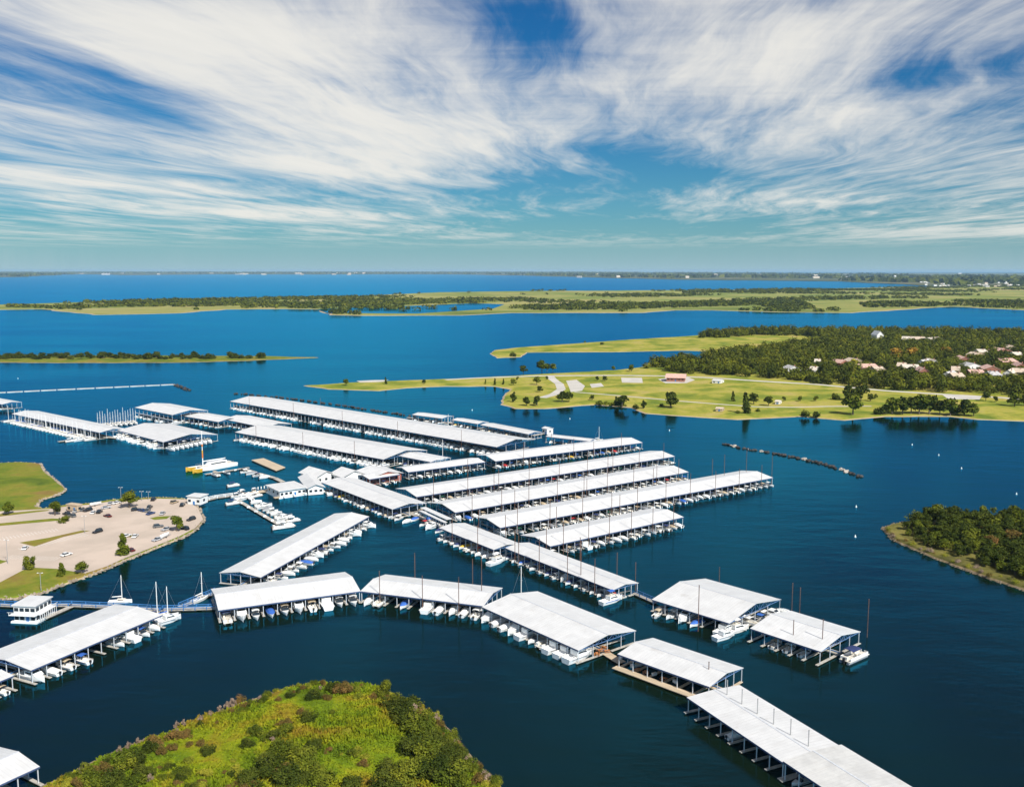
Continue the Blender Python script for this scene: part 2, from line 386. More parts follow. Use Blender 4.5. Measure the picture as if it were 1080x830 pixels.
def quads(name, m, V, face_t=None):
    N = len(V) // 4; me = bpy.data.meshes.new(name)
    me.vertices.add(4 * N); me.vertices.foreach_set('co', V.astype(np.float32).ravel())
    me.loops.add(4 * N); me.loops.foreach_set('vertex_index', np.arange(4 * N, dtype=np.int32))
    me.polygons.add(N); me.polygons.foreach_set('loop_start', np.arange(0, 4 * N, 4, dtype=np.int32))
    me.update(calc_edges=True); me.materials.append(m)
    if face_t is not None:
        at_ = me.attributes.new('tint', 'FLOAT', 'FACE'); at_.data.foreach_set('value', face_t.astype(np.float32))
    return me

# ------------------------------------------------------------------ the setting: water, land, roads
FAR = 60000
kind(MB().add([(-FAR, -2000, 0), (FAR, -2000, 0), (FAR, FAR, 0), (-FAR, FAR, 0)], [(0, 1, 2, 3)]).build('water', M_water), 'structure')

def land(name, pix, step, amp, beach, z, m_edge, m_top, seed):
    ring = rough_coast(ground_poly(pix), step, amp, seed)
    if area(ring) < 0: ring = ring[::-1]
    mid = inset(ring, beach * .5); top = inset(ring, beach)
    sheet(name + '_shore', mid, z * .5, m_edge, (ring, -.5))
    sheet(name + '_ground', top, z, m_top, (mid, z * .5 - .05))
    return top
PARK = [(318, 407), (345, 411), (400, 412.7), (430, 409.7), (470, 408), (520, 408), (536, 411), (528, 418.6), (525.5, 427), (541.7, 431.5), (575, 431.7), (628, 427.5), (664, 430.5), (678, 436.5), (722, 439.7), (778, 443.3), (844, 440), (891, 444), (935, 440), (1002, 440), (1030, 443), (1080, 445), (1300, 455), (1300, 356), (1080, 352), (933, 349), (787, 349.5), (720, 355), (660, 358.5), (613, 362), (547, 366.5), (520, 369.5), (515, 373), (523, 378), (550, 377), (557, 372), (653, 371.5), (720, 370), (768, 371.5), (760, 376), (720, 379), (690, 384), (670, 388), (647, 390.5), (553, 395.5), (500, 398.5), (370, 403.5)]
land('park', PARK, 12, 1.2, 7, .9, M_sand, M_lawn, 1)
LOT = [(-200, 700), (0, 633), (14, 633), (48, 625.5), (80, 613), (98, 607), (112, 601.5), (130, 593), (160, 581), (190, 569), (207, 560), (216, 550), (211, 537), (196, 527), (165, 525.5), (115, 528.5), (95, 532), (68, 534), (46, 537.5), (38, 535), (45, 527.5), (62, 522.5), (70, 517.5), (60, 508), (47, 497), (43, 490), (20, 488.5), (0, 489.5), (-200, 492)]
land('lot', LOT, 7, .6, 1.4, 1.1, M_sand, M_spit, 2)
sheet('parking_lot', ground_poly([(-200, 660), (0, 617), (30, 601), (60, 602.5), (90, 607.3), (112, 600.2), (130, 592), (160, 580), (189, 568.1), (206, 559.2), (214.3, 550), (208.5, 537.5), (195, 528.6), (165, 527.8), (117, 530.8), (95, 534.3), (68, 536.5), (55, 538.6), (0, 541.5), (-200, 551)]), 1.12, M_conc)
for i, pl in enumerate([[(20.4, 574.7), (36.7, 578.8), (67, 568.6), (95.7, 562), (85.6, 562), (51, 569.6)], [(-40, 557.5), (0, 554.2), (55, 549), (68, 549.6), (60, 551.5), (0, 557)], [(-40, 549), (0, 544.3), (40, 540.4), (53, 539.8), (50, 541), (0, 547)], [(158, 548.8), (166, 547), (180, 546.4), (176, 549.5), (163, 550.6)], [(-30, 597), (0, 593), (8, 594.5), (0, 597.5)], [(124, 567.3), (140, 566.2), (146, 568.6), (130, 569.2)]]):
    sheet('lawn', ground_poly(pl), 1.14, M_spit)
MOUND_PX = [(10, 860), (50, 828), (84, 812), (126, 792), (140, 786), (189, 768), (212, 759), (247, 745), (272, 737), (312, 725), (338, 721), (382, 722), (412, 733), (437, 744), (460, 758), (481, 783), (493, 797), (511, 816), (524, 830), (560, 900), (620, 1010), (-60, 1010)]
mring = rough_coast(ground_poly(MOUND_PX), 4, 1.3, 3)
if area(mring) < 0: mring = mring[::-1]
def mound():
    """the low grassy island in front: a domed height field clipped to its coast"""
    P = np.array(mring); A, B = P, np.roll(P, -1, 0); step = 1.6
    xs = np.arange(P[:, 0].min(), P[:, 0].max(), step); ys = np.arange(P[:, 1].min(), P[:, 1].max(), step)
    X, Y = np.meshgrid(xs, ys); Q = np.stack([X.ravel(), Y.ravel()], 1); ins = inside_np(Q, mring); dist = np.full(len(Q), 1e9)
    for a, b in zip(A, B):
        ab = b - a; t = np.clip(((Q - a) @ ab) / (ab @ ab), 0, 1); dd = np.linalg.norm(Q - a - t[:, None] * ab, axis=1); dist = np.minimum(dist, dd)
    sgn = np.where(ins, dist, -dist)
    rng = np.random.default_rng(5)
    z = np.where(sgn > 0, .25 + 4.6 * (1 - np.exp(-np.maximum(sgn, 0) / 16)), sgn * .35)
    for sc_, am in ((9, .5), (4, .28)):
        ph = rng.uniform(0, 6, 4); z = z + np.where(sgn > 1, am * np.sin(Q[:, 0] / sc_ + ph[0] + 1.3 * np.sin(Q[:, 1] / sc_ * .7)) * np.cos(Q[:, 1] / sc_ + ph[1]), 0)
    z += np.where(sgn > 0, rng.normal(0, .07, len(Q)), 0)
    nx, ny = len(xs), len(ys); Z = z.reshape(ny, nx); S = sgn.reshape(ny, nx); fs = []
    for j in range(ny - 1):
        for i in range(nx - 1):
            if S[j:j + 2, i:i + 2].max() > -2.2: fs.append((j * nx + i, j * nx + i + 1, (j + 1) * nx + i + 1, (j + 1) * nx + i))
    o = MB().add(np.c_[Q, z], fs).build('mound_ground', M_mound, smooth=True); kind(o, 'structure')
    def hgt(x, y):
        i = min(max(int((x - xs[0]) / step), 0), nx - 1); j = min(max(int((y - ys[0]) / step), 0), ny - 1); return float(Z[j, i])
    def edge(x, y):
        i = min(max(int((x - xs[0]) / step), 0), nx - 1); j = min(max(int((y - ys[0]) / step), 0), ny - 1); return float(S[j, i])
    return hgt, edge
MH, MEDGE = mound()
sheet('mound_shore', inset(mring, -.6), .18, M_mud, (inset(mring, -2.0), -.4))
ISLE_PX = [(930, 557), (936, 565), (941, 570), (973, 584), (1007, 598), (1042, 611), (1080, 623), (1180, 652), (1230, 600), (1160, 553), (1080, 548), (1000, 548), (960, 549.5), (944, 552.5)]
ISLE = land('island', ISLE_PX, 5, .8, 2.2, 1.2, M_mud, M_isle, 4)
land('strip', [(-300, 384), (0, 382.7), (60, 383.2), (183, 382.8), (250, 381.2), (300, 379.2), (338, 377.4), (283, 375.6), (150, 375), (0, 375), (-300, 375)], 18, 2.5, 9, 1.0, M_mud, M_spit, 6)
BAND_PX = [(-300, 327), (0, 327), (43, 326.3), (77, 330.3), (97, 332.4), (150, 331.6), (193, 330.5), (240, 326.6), (300, 326.2), (335, 326.5), (345, 332.5), (383, 333.3), (487, 333), (540, 330.4), (607, 330.2), (680, 330.2), (713, 327.5), (750, 327.5), (820, 329.5), (900, 330.3), (967, 326.2), (1003, 323.5), (1080, 327.5), (1400, 330), (1400, 300), (1080, 299), (1000, 302.5), (965, 302.5), (880, 304.3), (853, 305), (720, 306.3), (573, 307), (460, 308.5), (360, 313), (167, 316.5), (0, 321.5), (-300, 323)]
BAND = land('far_shore', BAND_PX, 60, 12, 25, 1.5, M_sand, M_field, 7)
kind(MB().add([(*at(u, v, .4)[:2], .4) for u, v in [(345, 330.6), (440, 331.3), (520, 326), (532, 321.5), (500, 320.2), (430, 323.2), (360, 325.2), (335, 326.8)]], [tuple(range(8))]).build('bay_water', M_water), 'structure').location.z = 1.3
FARL_PX = [(-600, 295), (-40, 293), (20, 292.3), (60, 290), (85, 289.3), (140, 290.3), (230, 289.4), (330, 289.6), (420, 289.3), (470, 289.4), (560, 291), (643, 293.5), (720, 295.3), (800, 296), (887, 297), (953, 300.2), (985, 302.4), (1400, 303), (1700, 288), (-900, 288)]
FARL = sheet('far_land', [tuple(p) for p in rough_coast(ground_poly(FARL_PX), 900, 150, 8)], 3, M_farland)
# roads and paths of the park
road('road', [(470, 401.5), (500, 399.7), (572, 397.2), (611, 397), (650, 396.8), (694, 397.3), (750, 399.3), (800, 402.8), (863, 406.5), (933, 413), (991, 416.7), (1058, 420.5), (1080, 423), (1200, 430)], 9, .95, M_road)
road('path', [(606, 414.5), (640, 417.2), (666, 419.5), (716, 424), (760, 427.5), (800, 430.3), (840, 430.6), (871, 429.8), (919, 429.5)], 4, .95, M_road)
road('path', [(572, 420.5), (584, 417), (592, 411.5), (590, 406), (583, 401), (580, 397.5)], 9, .96, M_road)
for pl in ([(597, 402.5), (608, 401.5), (617, 408), (614, 413), (602, 414.5), (600, 409)], [(994, 417.6), (1012, 417.4), (1035, 419.5), (1033, 422.4), (1000, 422)], [(655, 399.2), (677, 399.2), (678, 404.8), (656, 404.5)], [(622, 406), (634, 405), (637, 408.5), (624, 410)], [(694, 400.8), (708, 398.8), (726, 399), (733, 401.6), (724, 405), (702, 405.2)], [(376, 402.6), (395, 401.8), (410, 401.6), (404, 403.6), (380, 404.4)]):
    sheet('pavement', ground_poly(pl), .955, M_road)

# ------------------------------------------------------------------ haze
def haze():
    m = bpy.data.materials.new('haze_air'); m.use_nodes = True; T = NT(m.node_tree); T.t.nodes.clear()
    v = T.n('ShaderNodeVolumePrincipled'); v.inputs['Color'].default_value = (.48, .76, 1.0, 1); v.inputs['Density'].default_value = HAZE
    v.inputs['Anisotropy'].default_value = 0.0
    o = T.n('ShaderNodeOutputMaterial'); T.t.links.new(v.outputs[0], o.inputs['Volume'])
    b = MB().box(0, FAR / 2 - 1000, 69, 2 * FAR + 2000, FAR + 4000, 142).build('haze', m); kind(b, 'stuff')
HAZE = 2.2e-5
haze()

# ------------------------------------------------------------------ boats: one of each kind, copied later
def hull(L, Wd, Hh, floor=.35, cock=(.06, .58), bowp=2.3, keel=-.35, n=9):
    mb = MB(); S = []
    for i in range(n):
        t = i / (n - 1); b = Wd / 2 * (.93 + .07 * min(1, t / .3)) * (1 - max(0, (t - .42) / .58) ** bowp); b = max(b, .03)
        sh = Hh * (.86 + .26 * t * t); x = (t - .5) * L - (0.10 * L * max(0, t - .8) * 0); ch = .74 * b
        infl = cock[0] <= t <= cock[1]; fz = Hh * floor if infl else sh + .05 * Hh; ci = .8 * b
        kz = keel * (1 - max(0, (t - .6) / .4) ** 2); cz = .05 + .45 * Hh * max(0, (t - .6) / .4)
        S.append([(x, 0, kz), (x, ch, cz), (x, b, sh), (x, ci, sh + .02), (x, ci * .97, fz), (x, -ci * .97, fz), (x, -ci, sh + .02), (x, -b, sh), (x, -ch, cz)])
    k = 9; vs = [p for s in S for p in s]; fs = []
    for i in range(n - 1):
        for j in range(k): fs.append((i * k + j, i * k + (j + 1) % k, (i + 1) * k + (j + 1) % k, (i + 1) * k + j))
    fs += [tuple(range(k - 1, -1, -1)), tuple(range((n - 1) * k, n * k))]
    return mb.add(vs, fs)
def arch(L, Wd, z, h, x0, n=5, th=.05):
    """a curved canvas top"""
    mb = MB(); pr = []
    for i in range(n):
        a = i / (n - 1); pr.append((Wd * (a - .5), z + h * math.sin(math.pi * a) ** .7))
    vs = [(x, y, zz + d) for x in (x0 - L / 2, x0 + L / 2) for d in (0, th) for y, zz in pr]; fs = []
    for i in range(n - 1):
        fs += [(i, i + 1, 2 * n + i + 1, 2 * n + i), (n + i, 3 * n + i, 3 * n + i + 1, n + i + 1), (i, n + i, n + i + 1, i + 1), (2 * n + i, 2 * n + i + 1, 3 * n + i + 1, 3 * n + i)]
    fs += [(0, 2 * n, 3 * n, n), (n - 1, 2 * n - 1, 4 * n - 1, 3 * n - 1)]
    return mb.add(vs, fs)
def seat(mb, x, y, z): return mb.box(x, y, z + .2, .55, .55, .4).box(x - .25, y, z + .55, .12, .55, .5)
PROTO = {}
def proto(key, name, cat): 
    t = thing(name, 'boat', cat); PROTO[key] = t; return t
def motorboat(key, cv, L=6.6, cover=False, stripe=None):
    t = proto(key, 'motorboat', 'boat')
    h = hull(L, 2.35, .95).build('hull', M_white, t)
    st = MB()
    if stripe:
        for s in (-1, 1): st.box(-L * .12, s * 1.165, .62, L * .62, .03, .2)
        st.build('stripe', canvas(stripe), h)
    if cover:
        n = 7; vs = []; fs = []
        for i in range(n):
            a = i / (n - 1); x = (-.47 + .93 * a) * L; b = 1.13 * (1 - max(0, (a - .5) / .52) ** 2.2) + .04; hh = 1.0 + .55 * math.sin(math.pi * min(1, a * 1.05)) ** .8 + .1 * a
            vs += [(x, -b, .9 + .2 * a * a), (x, -b * .55, hh), (x, 0, hh + .12), (x, b * .55, hh), (x, b, .9 + .2 * a * a)]
        for i in range(n - 1):
            for j in range(4): fs.append((i * 5 + j, (i + 1) * 5 + j, (i + 1) * 5 + j + 1, i * 5 + j + 1))
        fs += [(0, 1, 2, 3, 4), tuple(range(n * 5 - 1, n * 5 - 6, -1))]
        MB().add(vs, fs).build('boat_cover', canvas(cv), t)
    else:
        MB().extr([(L * .08, .98), (L * .17, .98), (L * .07, 1.5), (L * .055, 1.5)], -.98, .98).build('windshield', M_glass, t)
        c = MB(); seat(c, L * .0, .5, .35); seat(c, L * .0, -.5, .35); c.box(-L * .36, 0, .6, .5, 1.7, .5).build('seat', M_cream, t)
        tp = arch(2.3, 2.1, 2.15, .22, -L * .06).build('canopy', canvas(cv), t)
        f = MB()
        for s in (-1, 1):
            for xx in (-L * .06 - 1.0, -L * .06 + 1.0): f.tube((-L * .06, s * .98, .95), (xx, s * .98, 2.16), .03, 4)
        f.build('canopy_frame', M_chrome, tp)
    MB().box(-L * .5 - .25, 0, .95, .5, .45, .6).box(-L * .5 - .2, 0, .3, .22, .16, 1.1).build('outboard_motor', M_black, t)
    return t
def cruiser(key, cv='navy', L=10.5, fly=True):
    t = proto(key, 'cabin_cruiser', 'boat')
    h = hull(L, 3.4, 1.55, .5, (.04, .3)).build('hull', M_white, t)
    s = MB()
    for q in (-1, 1): s.box(-L * .1, q * 1.69, 1.12, L * .6, .03, .16)
    s.build('stripe', canvas(cv), h)
    cb = MB().extr([(-L * .18, 1.5), (L * .30, 1.62), (L * .16, 2.35), (L * .06, 2.75), (-L * .18, 2.75)], -1.28, 1.28).build('cabin', M_white, t)
    MB().extr([(-L * .14, 2.0), (L * .19, 2.0), (L * .13, 2.42), (-L * .14, 2.45)], -1.3, 1.3).build('window', M_glass, cb)
    MB().extr([(L * .165, 2.36), (L * .062, 2.80), (L * .055, 2.77), (L * .155, 2.3)], -1.05, 1.05).build('window', M_glass, cb)
    if fly:
        fb = MB().extr([(-L * .16, 2.76), (L * .05, 2.76), (L * .08, 3.3), (L * .04, 3.3), (L * .03, 2.95), (-L * .16, 2.95)], -1.1, 1.1); seat(fb, -.6, 0, 2.9)
        fb.build('flybridge', M_cream, t)
        tp = arch(2.4, 2.3, 4.45, .18, -L * .05).build('canopy', canvas(cv), t); f = MB()
        for q in (-1, 1):
            for xx in (-1.6, .55): f.tube((xx * .8, q * 1.05, 2.95), (xx, q * 1.08, 4.46), .04, 4)
        f.build('canopy_frame', M_chrome, tp)
    rl = MB(); prev = {}
    for i in range(5):
        a = .56 + .42 * i / 4; b = 1.66 * (1 - max(0, (a - .42) / .58) ** 2.3) + .02; x = (a - .5) * L; z = 1.55 * (.86 + .26 * a * a)
        for q in (-1, 1):
            rl.tube((x, q * b, z), (x, q * b, z + .6), .025, 4)
            if q in prev: rl.tube(prev[q], (x, q * b, z + .6), .025, 4)
            prev[q] = (x, q * b, z + .6)
    rl.build('bow_rail', M_chrome, t)
    return t
def pontoon(key, cv, L=7.5):
    t = proto(key, 'pontoon_boat', 'boat')
    p = MB()
    for s in (-1, 1): p.tube((-L / 2, s * .85, .15), (L * .42, s * .85, .15), .32, 8).tube((L * .42, s * .85, .15), (L * .5, s * .85, .3), .32, 8, .06)
    p.build('pontoon_float', M_chrome, t)
    MB().box(0, 0, .56, L * .96, 2.5, .14).build('deck', M_cream, t)
    f = MB()
    for s in (-1, 1): f.box(-.1, s * 1.2, .98, L * .84, .05, .62)
    f.box(L * .41, .75, .98, .05, .9, .62).box(L * .41, -.75, .98, .05, .9, .62).box(-L * .43, .4, .98, .05, 1.6, .62).build('fence_panel', M_white, t)
    c = MB().box(L * .25, .85, .85, 1.8, .6, .45).box(L * .25, -.85, .85, 1.8, .6, .45).box(-L * .3, .6, .85, 1.6, 1.0, .45); seat(c, -.2, -.5, .63); c.build('seat', M_cream, t)
    tp = arch(3.0, 2.4, 2.45, .2, -L * .12).build('canopy', canvas(cv), t); q = MB()
    for s in (-1, 1):
        for xx in (-1.4, 1.4): q.tube((-L * .12, s * 1.18, 1.2), (-L * .12 + xx, s * 1.15, 2.46), .03, 4)
    q.build('canopy_frame', M_chrome, tp)
    MB().box(-L * .5 - .1, 0, .95, .5, .45, .6).box(-L * .5, 0, .3, .22, .16, 1.1).build('outboard_motor', M_black, t)
    return t
def sailboat(key, cv='blue', L=9.0, mh=11.5):
    t = proto(key, 'sailboat', 'boat')
    hull(L, 2.9, 1.15, .55, (.06, .34), 2.0).build('hull', M_white, t)
    cb = MB().extr([(-L * .12, 1.15), (L * .24, 1.2), (L * .18, 1.62), (-L * .12, 1.75)], -.85, .85).build('cabin', M_cream, t)
    MB().extr([(-L * .08, 1.32), (L * .16, 1.34), (L * .14, 1.54), (-L * .08, 1.58)], -.87, .87).build('window', M_glass, cb)
    m = MB().tube((L * .08, 0, 1.2), (L * .08, 0, mh), .15, 6, .12).tube((L * .08, -.7, mh * .6), (L * .08, .7, mh * .6), .035, 4).build('mast', M_white, t)
    MB().tube((L * .08, 0, mh - .2), (L * .49, 0, 1.3), .025, 4).tube((L * .08, 0, mh - .2), (-L * .49, 0, 1.2), .025, 4).build('stay', M_chrome, m)
    b = MB().tube((L * .07, 0, 2.45), (-L * .36, 0, 2.4), .07, 6).build('boom', M_chrome, t)
    MB().tube((L * .05, 0, 2.62), (-L * .34, 0, 2.52), .22, 7, .12).build('sail_cover', canvas(cv), b)
    return t
KINDS = {}
for cv in ('white', 'navy', 'blue', 'red', 'tan', 'grey', 'green'):
    motorboat('m_' + cv, cv, stripe=random.Random(cv).choice([None, 'navy', 'red', 'grey'])); KINDS['m_' + cv] = '%s canopied white motorboat' % cv
for cv in ('white', 'blue', 'navy', 'tan', 'red', 'grey', 'yellow'):
    motorboat('c_' + cv, cv, cover=True); KINDS['c_' + cv] = 'motorboat under %s cover' % cv
for cv in ('navy', 'white', 'blue'):
    cruiser('k_' + cv, cv); KINDS['k_' + cv] = '%s topped flybridge cruiser' % cv
cruiser('e_grey', 'grey', 9.0, False); KINDS['e_grey'] = 'low white express cruiser'
for cv in ('white', 'navy', 'tan', 'green'):
    pontoon('p_' + cv, cv); KINDS['p_' + cv] = '%s canopied pontoon boat' % cv
sailboat('s_blue', 'blue'); KINDS['s_blue'] = 'sailboat with blue sail cover'
sailboat('s_white', 'white', 8.2, 10.5); KINDS['s_white'] = 'sailboat with white sail cover'
sailboat('s_navy', 'navy', 9.6, 13.0); KINDS['s_navy'] = 'tall sailboat with navy sail cover'
BL = {'m': 6.6, 'c': 6.6, 'k': 10.5, 'e': 9.0, 'p': 7.5, 's': 9.0}
MIX = {'small': [('m_white', 4), ('m_navy', 3), ('m_blue', 1.2), ('m_tan', 1.5), ('m_grey', 1.5), ('m_red', .6), ('m_green', .4), ('c_white', 3), ('c_blue', .8), ('c_navy', .8), ('c_tan', 1), ('c_grey', .8), ('c_red', .5), ('c_yellow', .3), ('p_white', 1), ('p_navy', 1), ('p_tan', .6), ('p_green', .3), ('e_grey', .8)],
       'big': [('k_navy', 3), ('k_white', 4), ('k_blue', 1.5), ('e_grey', 4), ('m_white', 1.5), ('m_navy', 1), ('c_white', 1)],
       'mid': [('m_white', 3), ('m_navy', 1.5), ('m_tan', 1), ('m_blue', .6), ('m_grey', .7), ('c_white', 3), ('c_blue', .5), ('c_tan', .5), ('e_grey', 3.5), ('p_white', 1.2), ('p_navy', .8)],
       'sail': [('s_blue', 2), ('s_white', 3), ('s_navy', 2)]}
BOATS = []     # every boat placed: (root key, location, heading, label, group)
FARBOATS = []
def boat(key, loc, rz, label, group): BOATS.append((key, Vector(loc), rz, label, group))

# ------------------------------------------------------------------ mooring poles
pole_me = {}
def pole_mesh(h, m):
    k = (round(h), m.name)
    if k not in pole_me: pole_me[k] = MB().tube((0, 0, -1), (0, 0, k[0]), .13, 8).tube((0, 0, k[0]), (0, 0, k[0] + .12), .18, 8).mesh('mooring_pole', m)
    return pole_me[k]
def pole(x, y, h, label, group, m=None):
    o = bpy.data.objects.new('mooring_pole', pole_mesh(h, m or M_rust)); C.objects.link(o); o.location = (x, y, 0)
    tag(o, label, 'pole', group); return o

# ------------------------------------------------------------------ covered boat docks
post_cache = {}
def post_me(h):
    k = round(h, 1)
    if k not in post_cache: post_cache[k] = MB().box(0, 0, (k + .1) / 2, .2, .2, k - .1).mesh('post', M_steel)
    return post_cache[k]
def finger_me(L, wd, m):
    k = ('f', round(L, 1), wd, m.name)
    if k not in post_cache: post_cache[k] = MB().box(0, L / 2, .42, wd, L, .2).mesh('finger_pier', m)
    return post_cache[k]
DOCKS = {}
def dock(key, A, B, Cc, label, ref, ze=4.4, pitch=4.8, mix='small', fill=.9, over=(.6, 2.4), left=False, roof=None, slope=.15, fl=1.0, step=1, poles=(0, 0), stuff=False, deckm=None, ph=14, rails=False, seed=None, farside=0.0, sides=True, bay=None, apron=0, bs=1.0):
    """one shed: gable roof on posts over a central walk and finger piers; A, B near eave ends and Cc a far eave corner in the photograph"""
    rng = random.Random(seed or key); a, b, c = at(*A, ze), at(*B, ze), at(*Cc, ze)
    d = (b - a); L = d.length; d.normalize(); nrm = Vector((-d.y, d.x, 0))
    if nrm.y < 0 and abs(nrm.y) > .2: nrm = -nrm
    ref_c = a if left else b; wd = (c - ref_c).dot(nrm)
    if wd < 0: nrm = -nrm; wd = -wd
    DOCKS[key] = dict(a=a, d=d, n=nrm, L=L, w=wd, ref=ref)
    rz = math.atan2(d.y, d.x); flip = 1 if d.cross(nrm).z > 0 else -1
    t = thing('covered_boat_dock', label, 'boat dock', (a.x, a.y, 0), rz, 'covered boat docks of the marina')
    def fy(y): return y * flip
    rise = wd / 2 * slope; th = .16; o_ = .35
    prof = [(-o_, ze), (wd / 2, ze + rise), (wd + o_, ze), (wd + o_, ze + th), (wd / 2, ze + rise + th), (-o_, ze + th)]
    ns = max(2, int(L / 8)); rm = MB(); xs = [-.4 + (L + .8) * i / ns for i in range(ns + 1)]
    vs = [(x, fy(y), z) for x in xs for y, z in prof]; fs = []
    for i in range(ns):
        for j in range(6): fs.append((i * 6 + j, i * 6 + (j + 1) % 6, (i + 1) * 6 + (j + 1) % 6, (i + 1) * 6 + j) if flip < 0 else (i * 6 + j, (i + 1) * 6 + j, (i + 1) * 6 + (j + 1) % 6, i * 6 + (j + 1) % 6))
    fs += [tuple(range(6)), tuple(range(ns * 6 + 5, ns * 6 - 1, -1))]
    rf = rm.add(vs, fs).build('roof', roof or M_roof, t)
    MB().box(L / 2, fy(wd / 2), ze + rise + th + .03, L + .8, .5, .06).build('ridge_cap', M_steel, rf)
    fa = MB().box(L / 2, fy(-o_ - .04), ze - .06, L + .8, .06, .42).box(L / 2, fy(wd + o_ + .04), ze - .06, L + .8, .06, .42)
    fa.build('fascia', M_fascia, rf)
    for x in (-.1, L + .1):      # the open lattice of each gable end
        tr = MB().tube((x, fy(0), ze - .1), (x, fy(wd), ze - .1), .09, 4)
        k = max(4, int(wd / 2.5)); k += k % 2
        for i in range(k):
            y0, y1 = wd * i / k, wd * (i + 1) / k; zt = lambda y: ze + rise * (1 - abs(y - wd / 2) / (wd / 2)) - .05
            tr.tube((x, fy(y0), ze - .1), (x, fy(y0), zt(y0)), .05, 4)
            if i % 2: tr.tube((x, fy(y0), ze - .1), (x, fy(y1), zt(y1)), .05, 4)
            else: tr.tube((x, fy(y0), zt(y0)), (x, fy(y1), ze - .1), .05, 4)
        tr.build('gable_truss', M_truss, t)
    n = max(2, round(L / pitch)); p = L / n; dm = deckm or M_deck
    walk = min(2.4, wd * .18); yc = wd / 2
    wk = MB().box(L / 2, fy(yc), .42, L, walk, .22).box(L / 2, fy(yc), .15, L, walk - .4, .36).build('walkway', dm, t)
    MB().box(L / 2, fy(yc), .75, L, .3, .2).build('service_rail', M_blue, wk)
    k = 0; fstep = step
    for i in range(0, n + 1, fstep):
        x = p * i
        put('finger_pier', finger_me(wd / 2 - walk / 2 + fl, .9, dm), t, (x, fy(-fl if flip > 0 else -fl), 0) if flip > 0 else (x, fl, 0), 0 if flip > 0 else math.pi)
        if k < 96:
            put('post', post_me(ze), t, (x, fy(0), 0)); put('post', post_me(ze), t, (x, fy(wd), 0)); k += 2
    for x in (0, L):
        for yy in ((.25, .5, .75) if wd > 12 else (.5,)):
            put('post', post_me(ze), t, (x, fy(wd * yy), 0))
    if sides:
        fsd = MB()
        for i in range(0, n + 1, max(1, fstep)): fsd.box(p * i, fy(wd - (wd / 2 - walk / 2 - fl) / 2 + fl * 0), .42, .9, wd / 2 - walk / 2, .2)
        fsd.build('far_finger_piers' if False else 'side_decking', dm, t)
    if apron: MB().box(L / 2, fy(-apron / 2 + .6), .62, L + 2, apron, .2).build('apron_deck', dm, t)
    if rails:
        MB().box(L / 2, fy(-.1), ze * .5, L, .15, .3).box(L / 2, fy(.2), ze * .5 - .2, L, 1.2, .12).build('upper_walk', M_steel, t)
    names, wts = zip(*MIX[mix])
    for i in range(n):
        if rng.random() > fill: continue
        key_b = rng.choices(names, wts)[0]; bl = BL[key_b[0]] * bs
        x = p * (i + .5) + rng.uniform(-.25, .25); yb = bl / 2 - rng.uniform(*over)
        loc = a + d * x + nrm * yb; loc.z = 0
        out = rng.random() < .6; ang = math.atan2(-nrm.y, -nrm.x) if out else math.atan2(nrm.y, nrm.x)
        lab = '%s, %s slip from the left, %s' % (KINDS[key_b], nth(i), ref)
        if stuff: FARBOATS.append((key_b, loc, ang + rng.uniform(-.04, .04)))
        else: boat(key_b, loc, ang + rng.uniform(-.04, .04), lab, 'boats moored in the covered slips'); BOATS[-1] = BOATS[-1] + (bs * rng.uniform(.92, 1.06),)
    for side, cnt in ((0, poles[0]), (1, poles[1])):
        for i in range(cnt):
            x = L * (i + .5) / cnt + rng.uniform(-1, 1); y = -.75 if side == 0 else wd + .75
            q = a + d * x + nrm * y
            pole(q.x, q.y, ph + rng.choice((-1, 0, 0, 1)), 'rusty pole, %s from the left, %s side of the %s' % (nth(i), 'near' if side == 0 else 'far', ref), 'mooring poles along the docks')
    return t
# front and middle docks
dock('slant', (275, 608.7), (388.5, 545), (355, 541), 'long white dock roof slanting up toward the fuel piers, cruisers along it', 'slanting shed', pitch=5.0, mix='mid', over=(2.5, 5), fill=1, step=1)
dock('frontw', (231.5, 643.5), (379, 623.5), (365, 603.5), 'white roofed boat dock at the end of the blue railed footbridge', 'shed by the blue footbridge', pitch=4.75, over=(2.4, 3.8), fill=1, bs=1.25, mix='mid')
dock('frontm', (381.5, 623.5), (509, 639), (535, 621), 'white roofed boat dock in the middle of the curving front row', 'middle shed of the curving row', pitch=4.9, over=(2.0, 3.8), fill=.92, bs=1.2, mix='mid', poles=(3, 2))
dock('frontbig', (509.5, 640.3), (610, 685.5), (667.6, 664.5), 'widest white roofed boat dock, orange furniture under its right gable', 'wide shed with orange furniture', pitch=4.6, over=(1.8, 3.6), fill=.97, bs=1.2, mix='mid')
dock('lounge', (653, 690), (747.6, 723.8), (787, 706), 'white roofed dock with a tan plank deck along its near side', 'shed with the tan deck', ze=4.6, pitch=5, fill=.35, over=(-4, -3), fl=.3, deckm=M_tandeck, poles=(0, 0), apron=2.8)
dock('rightlong', (726.2, 736), (826, 803.5), (881, 785), 'long bright white dock roof running to the bottom edge, empty slips below it', 'bright roof at bottom right', pitch=4.6, fill=.12, over=(-.5, .5), fl=1.2, poles=(0, 0), slope=.05)
dock('rightend', (828.5, 803.5), (925, 868), (985, 845), 'greyer dock roof cut by the bottom edge beyond the bright roof', 'grey roof at bottom edge', ze=4.9, pitch=4.6, fill=.3, over=(-.5, .5), roof=M_roof_grey, fl=1.2, poles=(0, 0), slope=.06)
dock('squarew', (689, 632.5), (768.7, 657), (836, 636), 'broad square white dock roof joined by a gangway to the long central sheds', 'broad square shed', pitch=4.8, over=(1.6, 3.6), fill=.9, bs=1.1, mix='mid', poles=(0, 0), slope=.17)
